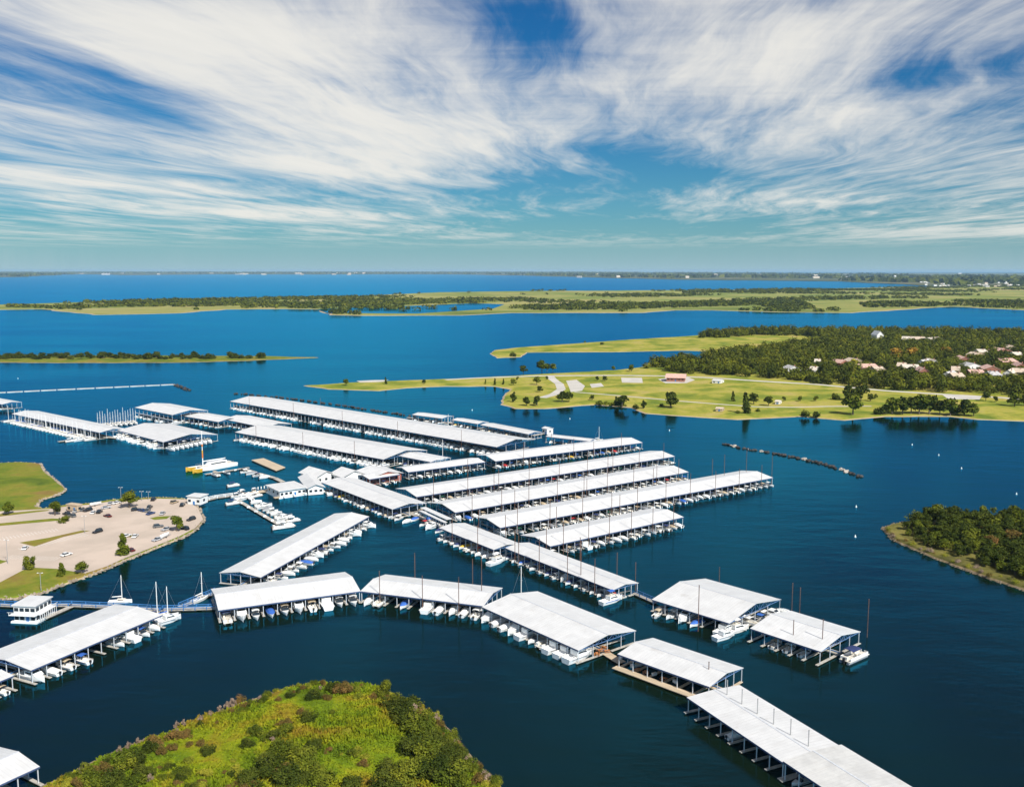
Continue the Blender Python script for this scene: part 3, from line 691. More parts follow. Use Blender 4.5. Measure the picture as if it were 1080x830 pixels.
dock('squaree', (792.8, 663), (865, 686.7), (915, 669), 'smaller square white dock roof with a blue pontoon boat at its right end', 'small square shed', pitch=5, over=(-1, 1), fill=.45, poles=(0, 0), fl=1.8, slope=.17)
dock('leftbig', (33.3, 706.5), (169.5, 649), (118.5, 638.7), 'long white dock roof below the two storey floating house', 'shed below the floating house', pitch=5, over=(1.8, 3.6), fill=.95, bs=1.15, mix='mid', fl=1.6, slope=.1)
dock('leftlow', (-60, 743), (12.5, 713), (-6, 704), 'dock roof corner cut by the left edge, below the long roof', 'roof corner at the left edge', pitch=5, fill=.6, over=(.5, 2), fl=1.6)
dock('corner', (-50, 850), (39.5, 809), (-2, 789), 'dock roof corner at the bottom left of the picture', 'roof corner at bottom left', pitch=5, fill=.3, over=(.5, 2), fl=1.6)
# the long central spine
dock('spinea', (340, 509), (413.7, 537), (447, 530), 'broad central shed beside the gabled marina store', 'central shed by the store', pitch=4.3, over=(.8, 3.2), fill=1, mix='small', ze=5)
dock('spineb', (464, 557), (520.6, 579.5), (541, 571), 'middle shed of the central spine with a cruiser at its end', 'middle shed of the spine', pitch=4.3, over=(.8, 2.6), fill=1, ze=5, poles=(2, 2))
dock('spinec', (533, 578), (646, 622), (672.5, 615), 'last narrow shed of the central spine, white boat at its end', 'last shed of the spine', pitch=4.4, over=(.8, 2.4), fill=1, poles=(4, 3))
# four long rows to the right of the spine
dock('rowa', (439.6, 524), (711, 481.5), (690, 475), 'uppermost of four long dock roofs lying to the right of the spine', 'uppermost long row', pitch=4.6, over=(1.4, 3.4), poles=(9, 2), step=1)
dock('rowb', (480.5, 540.5), (725.5, 498), (700, 490), 'second of four long dock roofs lying to the right of the spine', 'second long row', pitch=4.6, over=(1.4, 3.4), poles=(9, 2))
dock('rowc', (528, 556.5), (814.5, 504), (786, 496), 'longest of the four dock roofs right of the spine, poles at its far tip', 'longest long row', pitch=4.5, over=(1.4, 3.4), poles=(10, 4))
dock('rowd', (580.7, 576), (720, 545.5), (689, 536), 'lowest and shortest of the four dock roofs right of the spine', 'lowest short row', pitch=4.4, over=(1.4, 3.4), poles=(6, 2))
# docks behind
dock('backlong', (243, 423.5), (523.5, 471.5), (559, 463), 'longest white dock roof at the back, running across the middle of the marina', 'longest back shed', ze=6.5, pitch=5.0, mix='big', over=(.5, 3), fill=.95, stuff=False, poles=(5, 2))
dock('backmid', (248.5, 456), (404, 484.5), (444, 474), 'broad white dock roof in front of the longest back shed', 'shed before the longest one', ze=5.6, pitch=4.8, mix='big', over=(1.5, 4), fill=1, poles=(3, 0))
dock('backmide', (419, 480.5), (454, 487.3), (469.5, 482), 'short dock roof continuing the broad one toward the lone white mast', 'short roof by the lone mast', ze=5.2, pitch=5.4, fill=.9, mix='small')
dock('narrow', (431, 498), (511, 487.5), (505, 482), 'thin dock roof with posts above a row of white boats, behind the four rows', 'thin roof behind the rows', ze=4.4, pitch=5.0, fill=.95)
dock('narrowe', (523, 486.5), (677, 467), (673, 459.5), 'thin dock roof pointing right from the end of the longest back shed', 'thin roof pointing right', ze=4.6, pitch=5.0, fill=.85, poles=(3, 1))
dock('shopdock', (390, 505.5), (421, 500.5), (414, 495), 'small roof with red brown front beside the gabled stores', 'small red fronted roof', ze=4.4, pitch=6, fill=.6)
# small roofs far behind
dock('tinyw', (435, 437.5), (466, 441.5), (472, 438.5), 'leftmost of three small dock roofs behind the longest shed', 'leftmost small back roof', ze=4.4, pitch=7, fill=.8, stuff=True)
dock('tinym', (476.7, 443), (503.5, 447.2), (509, 444.4), 'middle of three small dock roofs behind the longest shed', 'middle small back roof', ze=4.4, pitch=7, fill=.8, stuff=True)
dock('tinye', (507, 448.3), (557, 458), (563, 454.5), 'rightmost of three small dock roofs behind the longest shed', 'rightmost small back roof', ze=4.4, pitch=7, fill=.8, stuff=True)
dock('tinyf', (576, 460.5), (621.5, 465.5), (628, 463.2), 'small dock roof beside the hut on the outer walkway', 'small roof by the hut', ze=4.4, pitch=7, fill=.8, stuff=True)
# docks at the back left
dock('sailshed', (13, 436.6), (104.8, 456.3), (37, 433), 'long narrow shed at the back left with a row of sailboats along it', 'sailboat shed', left=True, ze=5, pitch=5.4, mix='sail', over=(9.5, 10.5), fill=.9, fl=11)
dock('crossshed', (124.5, 454), (172, 466.3), (222, 456.8), 'broad roof joined to the right end of the sailboat shed', 'broad roof by the sailboats', ze=4.8, pitch=6, mix='big', over=(4, 6.5), fill=1)
dock('twostorey', (142.6, 430), (181.5, 437.7), (211, 431.7), 'two storey dock with white rails at the back left', 'two storey dock', ze=8.0, pitch=6.5, mix='big', over=(.5, 2), fill=.8, rails=True)
dock('linkw', (189.5, 438.2), (230, 445), (242, 439.5), 'low roof next to the two storey dock', 'low roof by the two storey dock', ze=5, pitch=6.5, fill=.9)
dock('linke', (235.5, 442), (279, 451), (299, 445.5), 'low roof between the two storey dock and the broad back shed', 'low roof further right', ze=5, pitch=6.5, fill=.9)
dock('edge', (-60, 415), (2, 426.5), (12.5, 422.5), 'dock roof cut by the left edge below the long white breakwater', 'roof below the breakwater', ze=5, pitch=7, fill=.8)

# ------------------------------------------------------------------ uncovered boats on their own
def lone(key, px, ang, label, group=None, scale=None):
    p = at(*px); boat(key, (p.x, p.y, 0), ang, label, group)
    if scale: BOATS[-1] = BOATS[-1] + (scale,)
def along(p, q): a, b = at(*p), at(*q); return math.atan2(b.y - a.y, b.x - a.x)
lone('k_white', (524, 594), along((500, 600), (527, 591)), 'big white cruiser moored across the end of the middle spine shed')
lone('k_blue', (645, 635), along((632, 636), (664, 627)), 'white cruiser with blue canopy across the right end of the last spine shed')
lone('k_white', (777, 666), along((752, 671), (790, 662)), 'large white cruiser lying at the lower corner of the broad square shed')
lone('e_grey', (764, 673), along((750, 678), (775, 671)), 'low white cruiser just below the large one at the broad square shed')
lone('p_navy', (901, 695), along((888, 702), (915, 690)), 'big white and navy pontoon boat at the right end of the small square shed', None, (1.5, 1.5, 1.5))
lone('m_tan', (694, 649), along((690, 652), (700, 645)), 'small tan topped boat alone at the left corner of the broad square shed')
lone('s_white', (212, 633), along((205, 637), (222, 630)), 'sailboat with a leaning mast at the short blue jetty')
lone('s_navy', (164, 652), along((160, 655), (185, 648)), 'tall masted sailboat off the right tip of the shed below the floating house')
lone('s_blue', (175, 652.5), along((165, 656), (190, 650)), 'shorter masted sailboat with blue sail cover beside the tall masted one')
lone('e_grey', (178, 656), along((165, 660), (190, 653)), 'low white cruiser outermost at the tip of the shed below the floating house')
lone('s_white', (127, 636), along((120, 637), (140, 636)), 'sailboat with white mast behind the long roof, at the blue footbridge')
lone('s_navy', (466, 485), along((455, 487), (475, 483)), 'sailboat with lone white mast at the short back roof')
lone('s_white', (472, 451), along((462, 451), (482, 450)), 'sailboat with white mast between the small back roofs')
lone('s_white', (631, 465.5), along((622, 466), (640, 464)), 'sailboat with white mast beside the tip of the outer walkway')
lone('s_navy', (548, 634), along((540, 636), (560, 630)), 'white masted sailboat behind the wide shed with orange furniture')
for i, (u, v) in enumerate([(420, 548), (429, 551), (437, 549), (447, 554), (455, 557), (463, 561), (452, 549), (443, 543)]):
    k = ['m_white', 'c_white', 'c_blue', 'm_red', 'e_grey', 'c_navy', 'c_blue', 'p_tan'][i]
    lone(k, (u, v), along((440, 552), (425, 558)) + random.Random(i).uniform(-.1, .1), '%s on the open central dock, %s from the left' % (KINDS[k], nth([0, 1, 2, 4, 6, 7, 5, 3][i])), 'open boats between the central sheds')
for i, (u, v) in enumerate([(259, 498.5), (265, 500.2), (272, 502.3), (279, 504.3), (228, 502), (240, 499.8)]):
    k = ['m_white', 'c_grey', 'm_navy', 'c_white', 'p_tan', 'm_grey'][i]
    lone(k, (u, v), along((256, 495), (272, 500)) + (1.4 if i < 4 else 0), '%s tied along the piers behind the catamaran, %s of six' % (KINDS[k], nth(i)), 'boats on the piers behind the catamaran')
# open pier with boats on its right side
for i in range(9):
    t_ = (i + .5) / 9; u = 257 + 38 * t_ + 11; v = 531 + 22 * t_ - 1.6
    k = ['c_white', 'm_white', 'e_grey', 'c_grey', 'm_white', 'c_white', 'm_grey', 'e_grey', 'm_white'][i]
    lone(k, (u, v), along((270, 541), (292, 537)), '%s on the open rental pier, %s from its shore end' % (KINDS[k], nth(i)), 'boats on the open rental pier')
lone('p_white', (299, 556.5), along((282, 559), (317, 554)), 'long white houseboat like pontoon at the outer end of the open rental pier', None, (1.5, 1.3, 1.2))
lone('p_white', (309, 550), along((290, 553), (320, 548)), 'white pontoon boat second from the outer end of the open rental pier')
lone('p_navy', (246, 513), along((240, 514), (253, 512)), 'dark topped pontoon boat tied behind the white store cluster')
lone('p_navy', (245, 532), along((240, 533), (252, 531)), 'dark hulled pontoon boat at the corner of the store gangway')
for i, (u, v) in enumerate([(249, 524), (255, 521), (262, 523), (268, 519), (256, 527), (264, 527), (270, 524)]):
    k = ['m_white', 'p_white', 'c_white', 'm_white', 'e_grey', 'c_white', 'p_white'][i]
    lone(k, (u, v), along((245, 526), (270, 521)) + (i % 2) * 1.4, '%s clustered at the shore gangway end, %s from the left' % (KINDS[k], nth([0, 1, 3, 5, 2, 4, 6][i])), 'boats clustered at the shore gangway')
for i in range(16):
    u = 103 + 40 * i / 15; v = 449.5 - 4.2 * i / 15 + (i % 2) * 2.0
    k = ['s_white', 's_navy', 's_blue'][i % 3]
    p = at(u, v); boat(k, (p.x, p.y, 0), along((100, 445), (106, 447)), '%s in the open basin, %s from the left' % (KINDS[k], nth(i)), 'sailboats in the open basin')
for i in range(9):
    u = 2 + 10 * i; v = 463 + 1.2 * i if i > 5 else 452 + 2.2 * i
    if i < 6: continue
    lone(['p_white', 'e_grey', 'p_white'][i - 6], (u + 12, 466 - (i - 6) * 1.0), along((65, 469), (100, 464)), 'flat white boat on the outer walk of the sailboat shed, %s from the left' % nth(i - 6))
for i in range(9):       # boats on the broad roof's right gable side
    t_ = (i + .5) / 9; u = 178 + 44 * t_; v = 475.5 - 9 * t_; k = ['k_white', 'e_grey', 'k_navy'][i % 3]
    p = at(u, v); boat(k, (p.x, p.y, 0), along((172, 466), (180, 468)), '%s, right gable of the sailboat side roof, %s from the corner' % (KINDS[k], nth(i)), 'boats under the right gable of the broad roof')
for i in range(5):
    t_ = (i + .6) / 5; u = 771 + 62 * t_; v = 664.5 - 19 * t_ ; k = ['m_navy', 'p_white', 'm_blue', 'e_grey', 'c_white'][i]
    p = at(u, v); boat(k, (p.x, p.y, 0), along((768, 657), (700, 636)) + math.pi, '%s, right gable of the broad square shed, %s from the corner' % (KINDS[k], nth(i)), 'boats under the right gables')

# largest-looking boats become things of their own, the remainder one far mass
BMAX = 292
def seen(b):
    d = (b[1] - Vector((0, 0, H))).length; s = BL[b[0][0]] * (1.25 if b[0][0] in 'sk' else 1) / d
    a = abs(b[1].x / max(b[1].y, 1)); return s if a < .57 and b[1].y > 195 else 0
BOATS.sort(key=seen, reverse=True)
BOATS_KEEP = [b for b in BOATS[:BMAX] if seen(b) > 0]
for b in BOATS[BMAX:]:
    if seen(b) > 0: FARBOATS.append((b[0], b[1], b[2]))
for b in BOATS_KEEP: dup(PROTO[b[0]], b[1], b[2], b[3], b[4], b[5] if len(b) > 5 else 1.0)
def boat_mass():
    vs, fs, mi, mats = [], [], [], []
    for key, loc, rz in FARBOATS:
        M = Matrix.Translation(loc) @ Matrix.Rotation(rz, 4, 'Z'); st = list(PROTO[key].children)
        for o in st + [g for ch in st for g in ch.children]:
            m = o.data.materials[0]
            if m not in mats: mats.append(m)
            off = len(vs); vs += [tuple(M @ v.co) for v in o.data.vertices]
            for p in o.data.polygons: fs.append(tuple(i + off for i in p.vertices)); mi.append(mats.index(m))
    if not vs: return
    me = bpy.data.meshes.new('far_moored_boats'); me.from_pydata(vs, [], fs)
    for m in mats: me.materials.append(m)
    me.polygons.foreach_set('material_index', mi); me.update()
    o = bpy.data.objects.new('far_moored_boats', me); C.objects.link(o); kind(o, 'stuff'); o['label'] = 'mass of far small boats in the back sheds'
boat_mass()
for t in PROTO.values(): wipe(t)
print('BOATS', len(BOATS), len(BOATS_KEEP), len(FARBOATS))

# ------------------------------------------------------------------ buildings on floats, shops, houses
M_wall_w = mat('white_siding', (.74, .74, .72), .6, .05, .6)
M_wall_tan = mat('tan_wall', (.46, .36, .25), .8, .1, .5)
M_brick = mat('red_brick', (.30, .13, .09), .85, .2, 1.2)
M_pinkroof = mat('pink_shingles', (.58, .37, .30), .85, .15, .6)
M_greyroof = mat('grey_shingles', (.45, .44, .43), .85, .15, .6)
M_tanroof = mat('tan_shingles', (.52, .42, .32), .85, .15, .6)
M_creamroof = mat('cream_shingles', (.60, .53, .44), .85, .12, .6)
M_redwall = mat('red_brown_boards', (.32, .10, .07), .7, .2, .8)
M_teal = mat('teal_board', (.03, .30, .45), .5, .1, 1)
win_cache = {}
def building(name, label, cat, A, B, Cc, ze, rise, wall, roof, ridge='ab', z0=0.0, storeys=1, over=.5, nwin=(4, 3), door=True, flat=False, group=None, float_=False, balcony=False, chimney=False):
    a, b, c = at(*A, ze + z0), at(*B, ze + z0), at(*Cc, ze + z0)
    d = b - a; L = d.length; d.normalize(); n = Vector((-d.y, d.x, 0)); wd = (c - b).dot(n)
    if wd < 0: n = -n; wd = -wd
    flip = 1 if d.cross(n).z > 0 else -1
    t = thing(name, label, cat, (a.x, a.y, z0), math.atan2(d.y, d.x), group)
    P = lambda x, y, z: (x, y * flip, z)
    def wallmesh():
        mb = MB()
        if flat or rise == 0: mb.box(L / 2, flip * wd / 2, ze / 2 + .3, L, wd, ze - .6)
        elif ridge == 'ab':
            prof = [(0, .2), (wd, .2), (wd, ze), (wd / 2, ze + rise - .1), (0, ze)]
            mb.add([P(0, y, z) for y, z in prof] + [P(L, y, z) for y, z in prof], [(i, (i + 1) % 5, 5 + (i + 1) % 5, 5 + i) for i in range(5)] + [(4, 3, 2, 1, 0), (5, 6, 7, 8, 9)])
        else:
            prof = [(0, .2), (L, .2), (L, ze), (L / 2, ze + rise - .1), (0, ze)]
            mb.add([P(x, 0, z) for x, z in prof] + [P(x, wd, z) for x, z in prof], [(i, (i + 1) % 5, 5 + (i + 1) % 5, 5 + i) for i in range(5)] + [(4, 3, 2, 1, 0), (5, 6, 7, 8, 9)])
        return mb
    wallmesh().build('wall', wall, t)
    rm = MB(); o = over; th = .18
    if flat: rm.box(L / 2, flip * wd / 2, ze + .15, L + 2 * o, wd + 2 * o, .3).build('roof', roof, t)
    else:
        if ridge == 'ab':
            s = rise / (wd / 2); pr = [(-o, ze - o * s + .05), (wd / 2, ze + rise + .05), (wd + o, ze - o * s + .05), (wd + o, ze - o * s + .05 + th), (wd / 2, ze + rise + .05 + th), (-o, ze - o * s + .05 + th)]
            vs = [P(x, y, z) for x in (-o, L + o) for y, z in pr]
        else:
            s = rise / (L / 2); pr = [(-o, ze - o * s + .05), (L / 2, ze + rise + .05), (L + o, ze - o * s + .05), (L + o, ze - o * s + .05 + th), (L / 2, ze + rise + .05 + th), (-o, ze - o * s + .05 + th)]
            vs = [P(x, y, z) for y in (-o, wd + o) for x, z in pr]
        rm.add(vs, [(i, (i + 1) % 6, 6 + (i + 1) % 6, 6 + i) for i in range(6)] + [tuple(range(6)), tuple(range(11, 5, -1))])
        rf = rm.build('roof', roof, t)
        if chimney: MB().box(L * .7, flip * wd * .4, ze + rise * .9 + .5, .9, .9, 2.0).build('chimney', M_brick, rf)
    sh = ze / storeys
    for s_ in range(storeys):
        zc = sh * (s_ + .55)
        for k, side in ((nwin[0], 0), (nwin[1], 1), (nwin[1], 2)):
            for i in range(k):
                f = (i + .5) / k
                if side == 0 and door and s_ == 0 and i == k // 2:
                    MB().box(0, 0, 0, 1.1, .1, 2.1).build('door', M_blue, t).location = P(L * f, -.06, 1.3); continue
                me = win_cache.setdefault('w', MB().box(0, 0, 0, 1.5, .1, 1.2).mesh('window', M_glass))
                if side == 0: put('window', me, t, P(L * f, -.06, zc))
                elif side == 1: put('window', me, t, P(L + .06, wd * f, zc), math.pi / 2)
                else: put('window', me, t, P(-.06, wd * f, zc), math.pi / 2)
    if float_:
        MB().box(L / 2, flip * wd / 2, .25, L + 1.6, wd + 1.6, .7).build('float', M_white, t)
    if balcony:
        r = MB().box(L / 2, flip * -.9, sh + .1, L + 1.6, 1.8, .18).box(L + .9, flip * wd / 2, sh + .1, 1.8, wd, .18)
        for i in range(9):
            r.box(-.7 + (L + 2.2) * i / 8, flip * -1.75, sh + .6, .08, .08, 1.0)
            r.box(L + 1.75, flip * (wd * i / 8), sh + .6, .08, .08, 1.0).box(L + 1.75, flip * (wd * i / 8), sh - 1.4, .12, .12, sh - .3)
        r.box(L / 2, flip * -1.75, sh + 1.12, L + 2.4, .1, .1).box(L + 1.75, flip * wd / 2, sh + 1.12, .1, wd + 1.8, .1).build('balcony', M_white, t)
    return t
building('floating_house', 'two storey white floating house with a balcony beside the blue footbridge', 'houseboat', (14, 638.5), (37, 639.5), (55.5, 630), 6.0, 0, M_wall_w, M_roof, flat=True, storeys=2, nwin=(4, 4), float_=True, balcony=True)
building('marina_office', 'flat roofed white floating office in the middle of the gangways', 'building', (295, 518), (322.6, 514), (314, 507.5), 4.0, 0, M_wall_w, M_roof, flat=True, nwin=(6, 3), over=1.0, float_=True)
building('marina_store', 'gabled white roof store beside the tan deck', 'building', (317, 498), (334, 503), (348, 498), 4.5, 2.4, M_wall_w, M_roof, 'ab', nwin=(4, 3), over=1)
building('marina_store', 'gabled white roof store between the flat office and the central shed', 'building', (316, 503), (325, 514.5), (340, 512), 4.2, 1.6, M_wall_w, M_roof, 'ab', nwin=(4, 3), over=1)
building('marina_store', 'gabled white roof store at the back end of the central shed', 'building', (350, 499), (362, 503), (380, 498), 5.0, 2.6, M_wall_w, M_roof, 'ab', nwin=(4, 3), over=1)
building('marina_store', 'gabled white roof store right of the others with a small raised skylight', 'building', (376, 497), (393, 503), (417, 496.5), 4.6, 2.0, M_redwall, M_roof, 'ab', nwin=(4, 3), over=1)
building('gate_hut', 'small white hut with dark openings at the tip of the car park', 'hut', (197.5, 523.5), (211, 524.5), (213, 521), 4.6, 0, M_wall_w, M_roof, flat=True, nwin=(3, 1), z0=.6)
building('dock_hut', 'small white hut on the outer walkway behind the sheds', 'hut', (572, 451.5), (577, 452.5), (580, 451), 4.5, .8, M_wall_w, M_roof, nwin=(2, 1))
building('restroom_block', 'small tan block at the edge of the car park', 'building', (70, 532), (81, 533.5), (83, 531.5), 3.4, 0, M_wall_tan, M_wall_tan, flat=True, z0=1.1, nwin=(2, 1), over=.2)
building('park_pavilion', 'red brick pavilion with a pink roof on the round plaza', 'building', (703, 398), (722, 398.5), (723, 396.5), 4.5, 3, M_brick, M_pinkroof, z0=1, nwin=(5, 2), over=1.5)
building('park_shelter', 'small white roofed shelter beside the park road', 'shelter', (751, 401.5), (760, 402), (761, 400.5), 2.8, 1.0, M_wall_w, M_roof, z0=1, nwin=(2, 1))
building('park_shelter', 'tiny pale shelter near the footpath and the tall pair of trees', 'shelter', (817.5, 423.5), (822, 423.8), (822.5, 422.5), 2.4, .8, M_wall_w, M_creamroof, z0=1, nwin=(1, 1))
building('park_shelter', 'small tan shelter on the lawn below the footpath', 'shelter', (755, 431), (762, 431.4), (763, 430), 2.4, .8, M_wall_tan, M_tanroof, z0=1, nwin=(1, 1))
building('chapel', 'white chapel behind the back row of woods', 'building', (925, 353.5), (932, 353.5), (933, 352.4), 15, 6, M_wall_w, M_roof, 'ac', z0=1, nwin=(3, 2))
HOUSES = [(838, 387, 14, 'g'), (855, 388, 8, 'w'), (861.7, 380, 6, 'w'), (891, 380, 9, 'p'), (905, 379, 14, 't'), (917, 385, 20, 'p'), (950, 384, 9, 't'), (962, 386, 17, 'w'), (971, 380, 9, 'g'), (987, 380, 9, 'w'), (1018, 377, 16, 'p'), (1008, 388, 9, 't'), (1012, 395, 12, 't'), (1028, 384, 18, 'g'), (1032, 391.5, 15, 'p'), (1046.7, 387, 18, 'p'), (1038, 369.5, 9, 'w'), (1060, 368, 15, 'p'), (1068, 364.5, 9, 't'), (1066, 379, 16, 'p'), (1077, 372, 9, 'w'), (1063, 391, 11, 'w'), (1075, 390, 12, 't'), (998, 393, 9, 'g'), (930, 388, 10, 't'), (975, 389, 10, 'p'), (1022, 372, 9, 't'), (1052, 393, 10, 'g'), (1078, 384, 12, 'p'), (957, 355.5, 13, 'w'), (973, 355.8, 13, 't'), (990, 356, 12, 'w')]
RC = {'g': ('grey', M_greyroof, M_wall_w), 'w': ('cream', M_creamroof, M_wall_w), 'p': ('pink', M_pinkroof, M_brick), 't': ('tan', M_tanroof, M_wall_tan)}
cnt = {}
hlist = sorted(HOUSES); HOUSE_XY = []
tot = {k: sum(1 for h in HOUSES if h[3] == k) for k in RC}
for u, v, wpx, k in hlist:
    nm, rm_, wm = RC[k]; i = cnt.get(k, 0); cnt[k] = i + 1
    g = mpp(u, v); Wm = max(11, wpx * g); p0 = at(u - wpx / 2, v + 3, 5); rr = random.Random(u)
    t_ = building('house', '%s roofed house among the dark trees, %s from the left of the %s roofed ones' % (nm, nth(i), nm), 'house', (u - wpx / 2, v + 2.6 + rr.uniform(-.4, .4)), (u + wpx / 2, v + 2.6 + rr.uniform(-.4, .4)), (u + wpx / 2 + .5, v + .6), 6.0, 3.4, wm, rm_, rr.choice(['ab', 'ab', 'ac']), z0=1.2, storeys=2 if wpx > 9 else 1, nwin=(4, 2), group='houses among the trees', chimney=True)
    HOUSE_XY.append((*at(u, v + 1.6, 5)[:2], Wm * .55 + 5))

# ------------------------------------------------------------------ walkways, piers and breakwaters
def walk(name, label, cat, pix, width, railc=None, z=.55, m=None, span=4.0, rail_h=1.1, group=None):
    P = [at(u, v).to_2d() for u, v in pix]; t = thing(name, label, cat, (P[0].x, P[0].y, 0), 0, group); O = P[0]
    dk, fl, rl = MB(), MB(), MB()
    for p, q in zip(P[:-1], P[1:]):
        d = q - p; L = d.length; rz = math.atan2(d.y, d.x); d.normalize(); nn = Vector((-d.y, d.x)); c = (p + q) / 2 - O
        dk.box(c.x, c.y, z, L + width * .3, width, .16, rz)
        k = max(1, int(L / 6))
        for i in range(k):
            f = p + (q - p) * ((i + .5) / k) - O; fl.box(f.x, f.y, z - .4, L / k * .7, width * .8, .5, rz)
        if railc:
            k = max(1, int(L / span))
            for s in (-1, 1):
                e = c + nn * s * (width / 2 - .1)
                rl.box(e.x, e.y, z + rail_h, L, .14, .24, rz); rl.box(e.x, e.y, z + rail_h * .5, L, .08, .1, rz)
                for i in range(k + 1):
                    f = p + (q - p) * (i / k) - O + nn * s * (width / 2 - .1); rl.box(f.x, f.y, z + rail_h / 2, .22, .22, rail_h + .3, rz)
    dk.build('deck', m or M_deck, t); fl.build('float', M_float, t)
    if railc: rl.build('railing', railc, t)
    return t
walk('footbridge', 'long floating footbridge with bright blue railings leading to the front sheds', 'footbridge', [(-20, 638), (14, 640), (74, 639.5), (118, 641.5), (170, 644.5), (231, 642.5)], 2.6, M_blue)
walk('footbridge', 'short blue railed jetty branching up toward the slanting shed', 'footbridge', [(191, 641), (229, 625)], 2.6, M_blue)
walk('pier', 'finger pier with tan edge beside the floating house', 'pier', [(48, 653), (75, 641)], 2.2, None)
walk('gangway', 'pale gangway from the car park hut to the boat cluster', 'gangway', [(211, 530), (228, 526), (246, 523.5)], 2.6, M_white)
walk('pier', 'tan fuel pier with small white posts beside the floating office', 'pier', [(258, 522), (290, 517)], 5, None, m=M_tandeck)
walk('pier', 'pale pier along the front of the floating office to the central shed', 'pier', [(290, 526), (318, 522), (347, 517.5)], 3.2, None, m=M_tandeck)
walk('pier', 'thin open rental pier slanting down with boats on one side', 'pier', [(250, 528), (272, 541), (294, 554)], 2.2, None)
walk('pier', 'long thin pier beside the yellow bowed catamaran', 'pier', [(217, 501), (262, 494)], 2.4, None)
walk('pier', 'pale cross pier running from the thin pier to the tan deck', 'pier', [(256, 495), (272, 500), (290, 505), (298, 509)], 3, None, m=M_deck)
walk('gangway', 'narrow gangway linking the last spine shed and the broad square shed', 'gangway', [(669, 627), (692, 637)], 2.2, M_blue)
walk('pier', 'outer walkway linking the small roofs behind the longest shed', 'pier', [(430, 441), (470, 446), (507, 452), (560, 460.5), (575, 457.5)], 3, None)
walk('pier', 'deck walk between the wide shed and the tan decked shed', 'pier', [(640, 691), (655, 700)], 3, None, m=M_tandeck)
walk('pier', 'open walk under the spine between the two central sheds', 'pier', [(430, 541), (447, 548), (470, 558)], 3, None)
walk('pier', 'white outer walk of the sailboat shed', 'pier', [(62, 466.5), (104, 461), (125, 463)], 3, None)
def covered_walk(A, B, wpx, label):
    a, b = at(*A, 4.2), at(*B, 4.2); d = (b - a); L = d.length; rz = math.atan2(d.y, d.x)
    t = thing('covered_walkway', label, 'walkway', (a.x, a.y, 0), rz); r = MB().box(L / 2, 0, 4.2, L, wpx, .2).build('roof', M_roof, t)
    for i in range(int(L / 5) + 1):
        for s in (-1, 1): put('post', post_me(4.2), t, (i * 5, s * wpx * .4, 0))
covered_walk((446, 535), (474, 547.5), 3.2, 'upper of two narrow covered walkway roofs between the central sheds')
covered_walk((443.5, 538.5), (470, 551), 1.8, 'lower thinner covered walkway roof between the central sheds')
t = thing('pier_deck', 'tan plank deck floating behind the flat roofed office', 'deck', tuple(at(283, 491)))
o0 = at(283, 491)
MB().prism([tuple((at(u, v) - o0)[:2]) for u, v in [(291, 497.6), (301, 494), (278, 484.3), (265, 486.3)]], .4, .8).build('planks', M_tandeck, t)
MB().prism([tuple((at(u, v) - o0)[:2]) for u, v in [(291, 497.1), (300, 494), (278, 484.8), (266, 486.4)]], -.2, .38).build('float', M_float, t)

def breakwater(name, label, pix, width, m, seg, jitter=0.0, hgt=.8, m2=None, seed=1, part='float_section'):
    rng = random.Random(seed); P = [at(u, v).to_2d() for u, v in pix]; t = thing(name, label, 'breakwater', (P[0].x, P[0].y, 0)); k = 0
    for p, q in zip(P[:-1], P[1:]):
        d = q - p; L = d.length; n = max(1, int(L / seg)); rz = math.atan2(d.y, d.x)
        for i in range(n):
            c = p + d * ((i + .5) / n) - P[0]; sx = L / n * (.93 if not jitter else rng.uniform(.6, .95))
            mm = m2 if m2 and rng.random() < .3 else m
            b = MB()
            if jitter:
                for j in range(5):
                    ang = rng.uniform(0, 3.1); r = rng.uniform(.7, 1.4)
                    x, y = rng.uniform(-.4, .4) * sx, rng.uniform(-.5, .5) * width
                    b.tube((x, y, rng.uniform(-.3, .1)), (x + math.cos(ang) * .5, y + math.sin(ang) * .5, rng.uniform(.3, 1.0)), r, 8, r * .9)
            else: b.box(0, 0, hgt / 2 - .1, sx, width, hgt)
            o = b.build(part, mm, t); o.location = (c.x + rng.uniform(-jitter, jitter), c.y + rng.uniform(-jitter, jitter), 0); o.rotation_euler = (0, 0, rz); k += 1
    return t
M_bw = mat('pale_breakwater', (.45, .46, .46), .8, .15, .3)
M_tyre = mat('old_tyre_rubber', (.045, .04, .038), .85, .3, .6)
M_log = mat('bleached_log', (.40, .35, .30), .9, .2, .6)
breakwater('breakwater', 'long pale floating breakwater at the back left of the marina', [(-30, 416), (60, 411.6), (120, 408.8), (185, 405.8)], 4.5, M_bw, 14)
breakwater('breakwater', 'short dark broken end of the long pale breakwater', [(183, 405.6), (190, 408), (199, 412.3)], 5, M_tyre, 7, .8, m2=M_tyre, seed=4, part='tyre_bundle')
breakwater('breakwater', 'curved line of dark tyres and bleached logs floating in open water', [(763, 468.3), (775, 471.5), (790, 474.5), (812, 478), (832, 481.5), (850, 485.5), (868, 489.5), (884, 494.5), (896, 499), (907, 503)], 3.2, M_tyre, 4.2, .5, m2=M_log, seed=2, part='tyre_bundle')
breakwater('breakwater', 'thin dark floating breakwater behind the longest shed', [(243, 415.3), (262, 416.3), (300, 420), (360, 428), (410, 435.5), (440, 440)], 3, M_tyre, 9, .3, m2=M_tyre, seed=3, part='tyre_bundle')

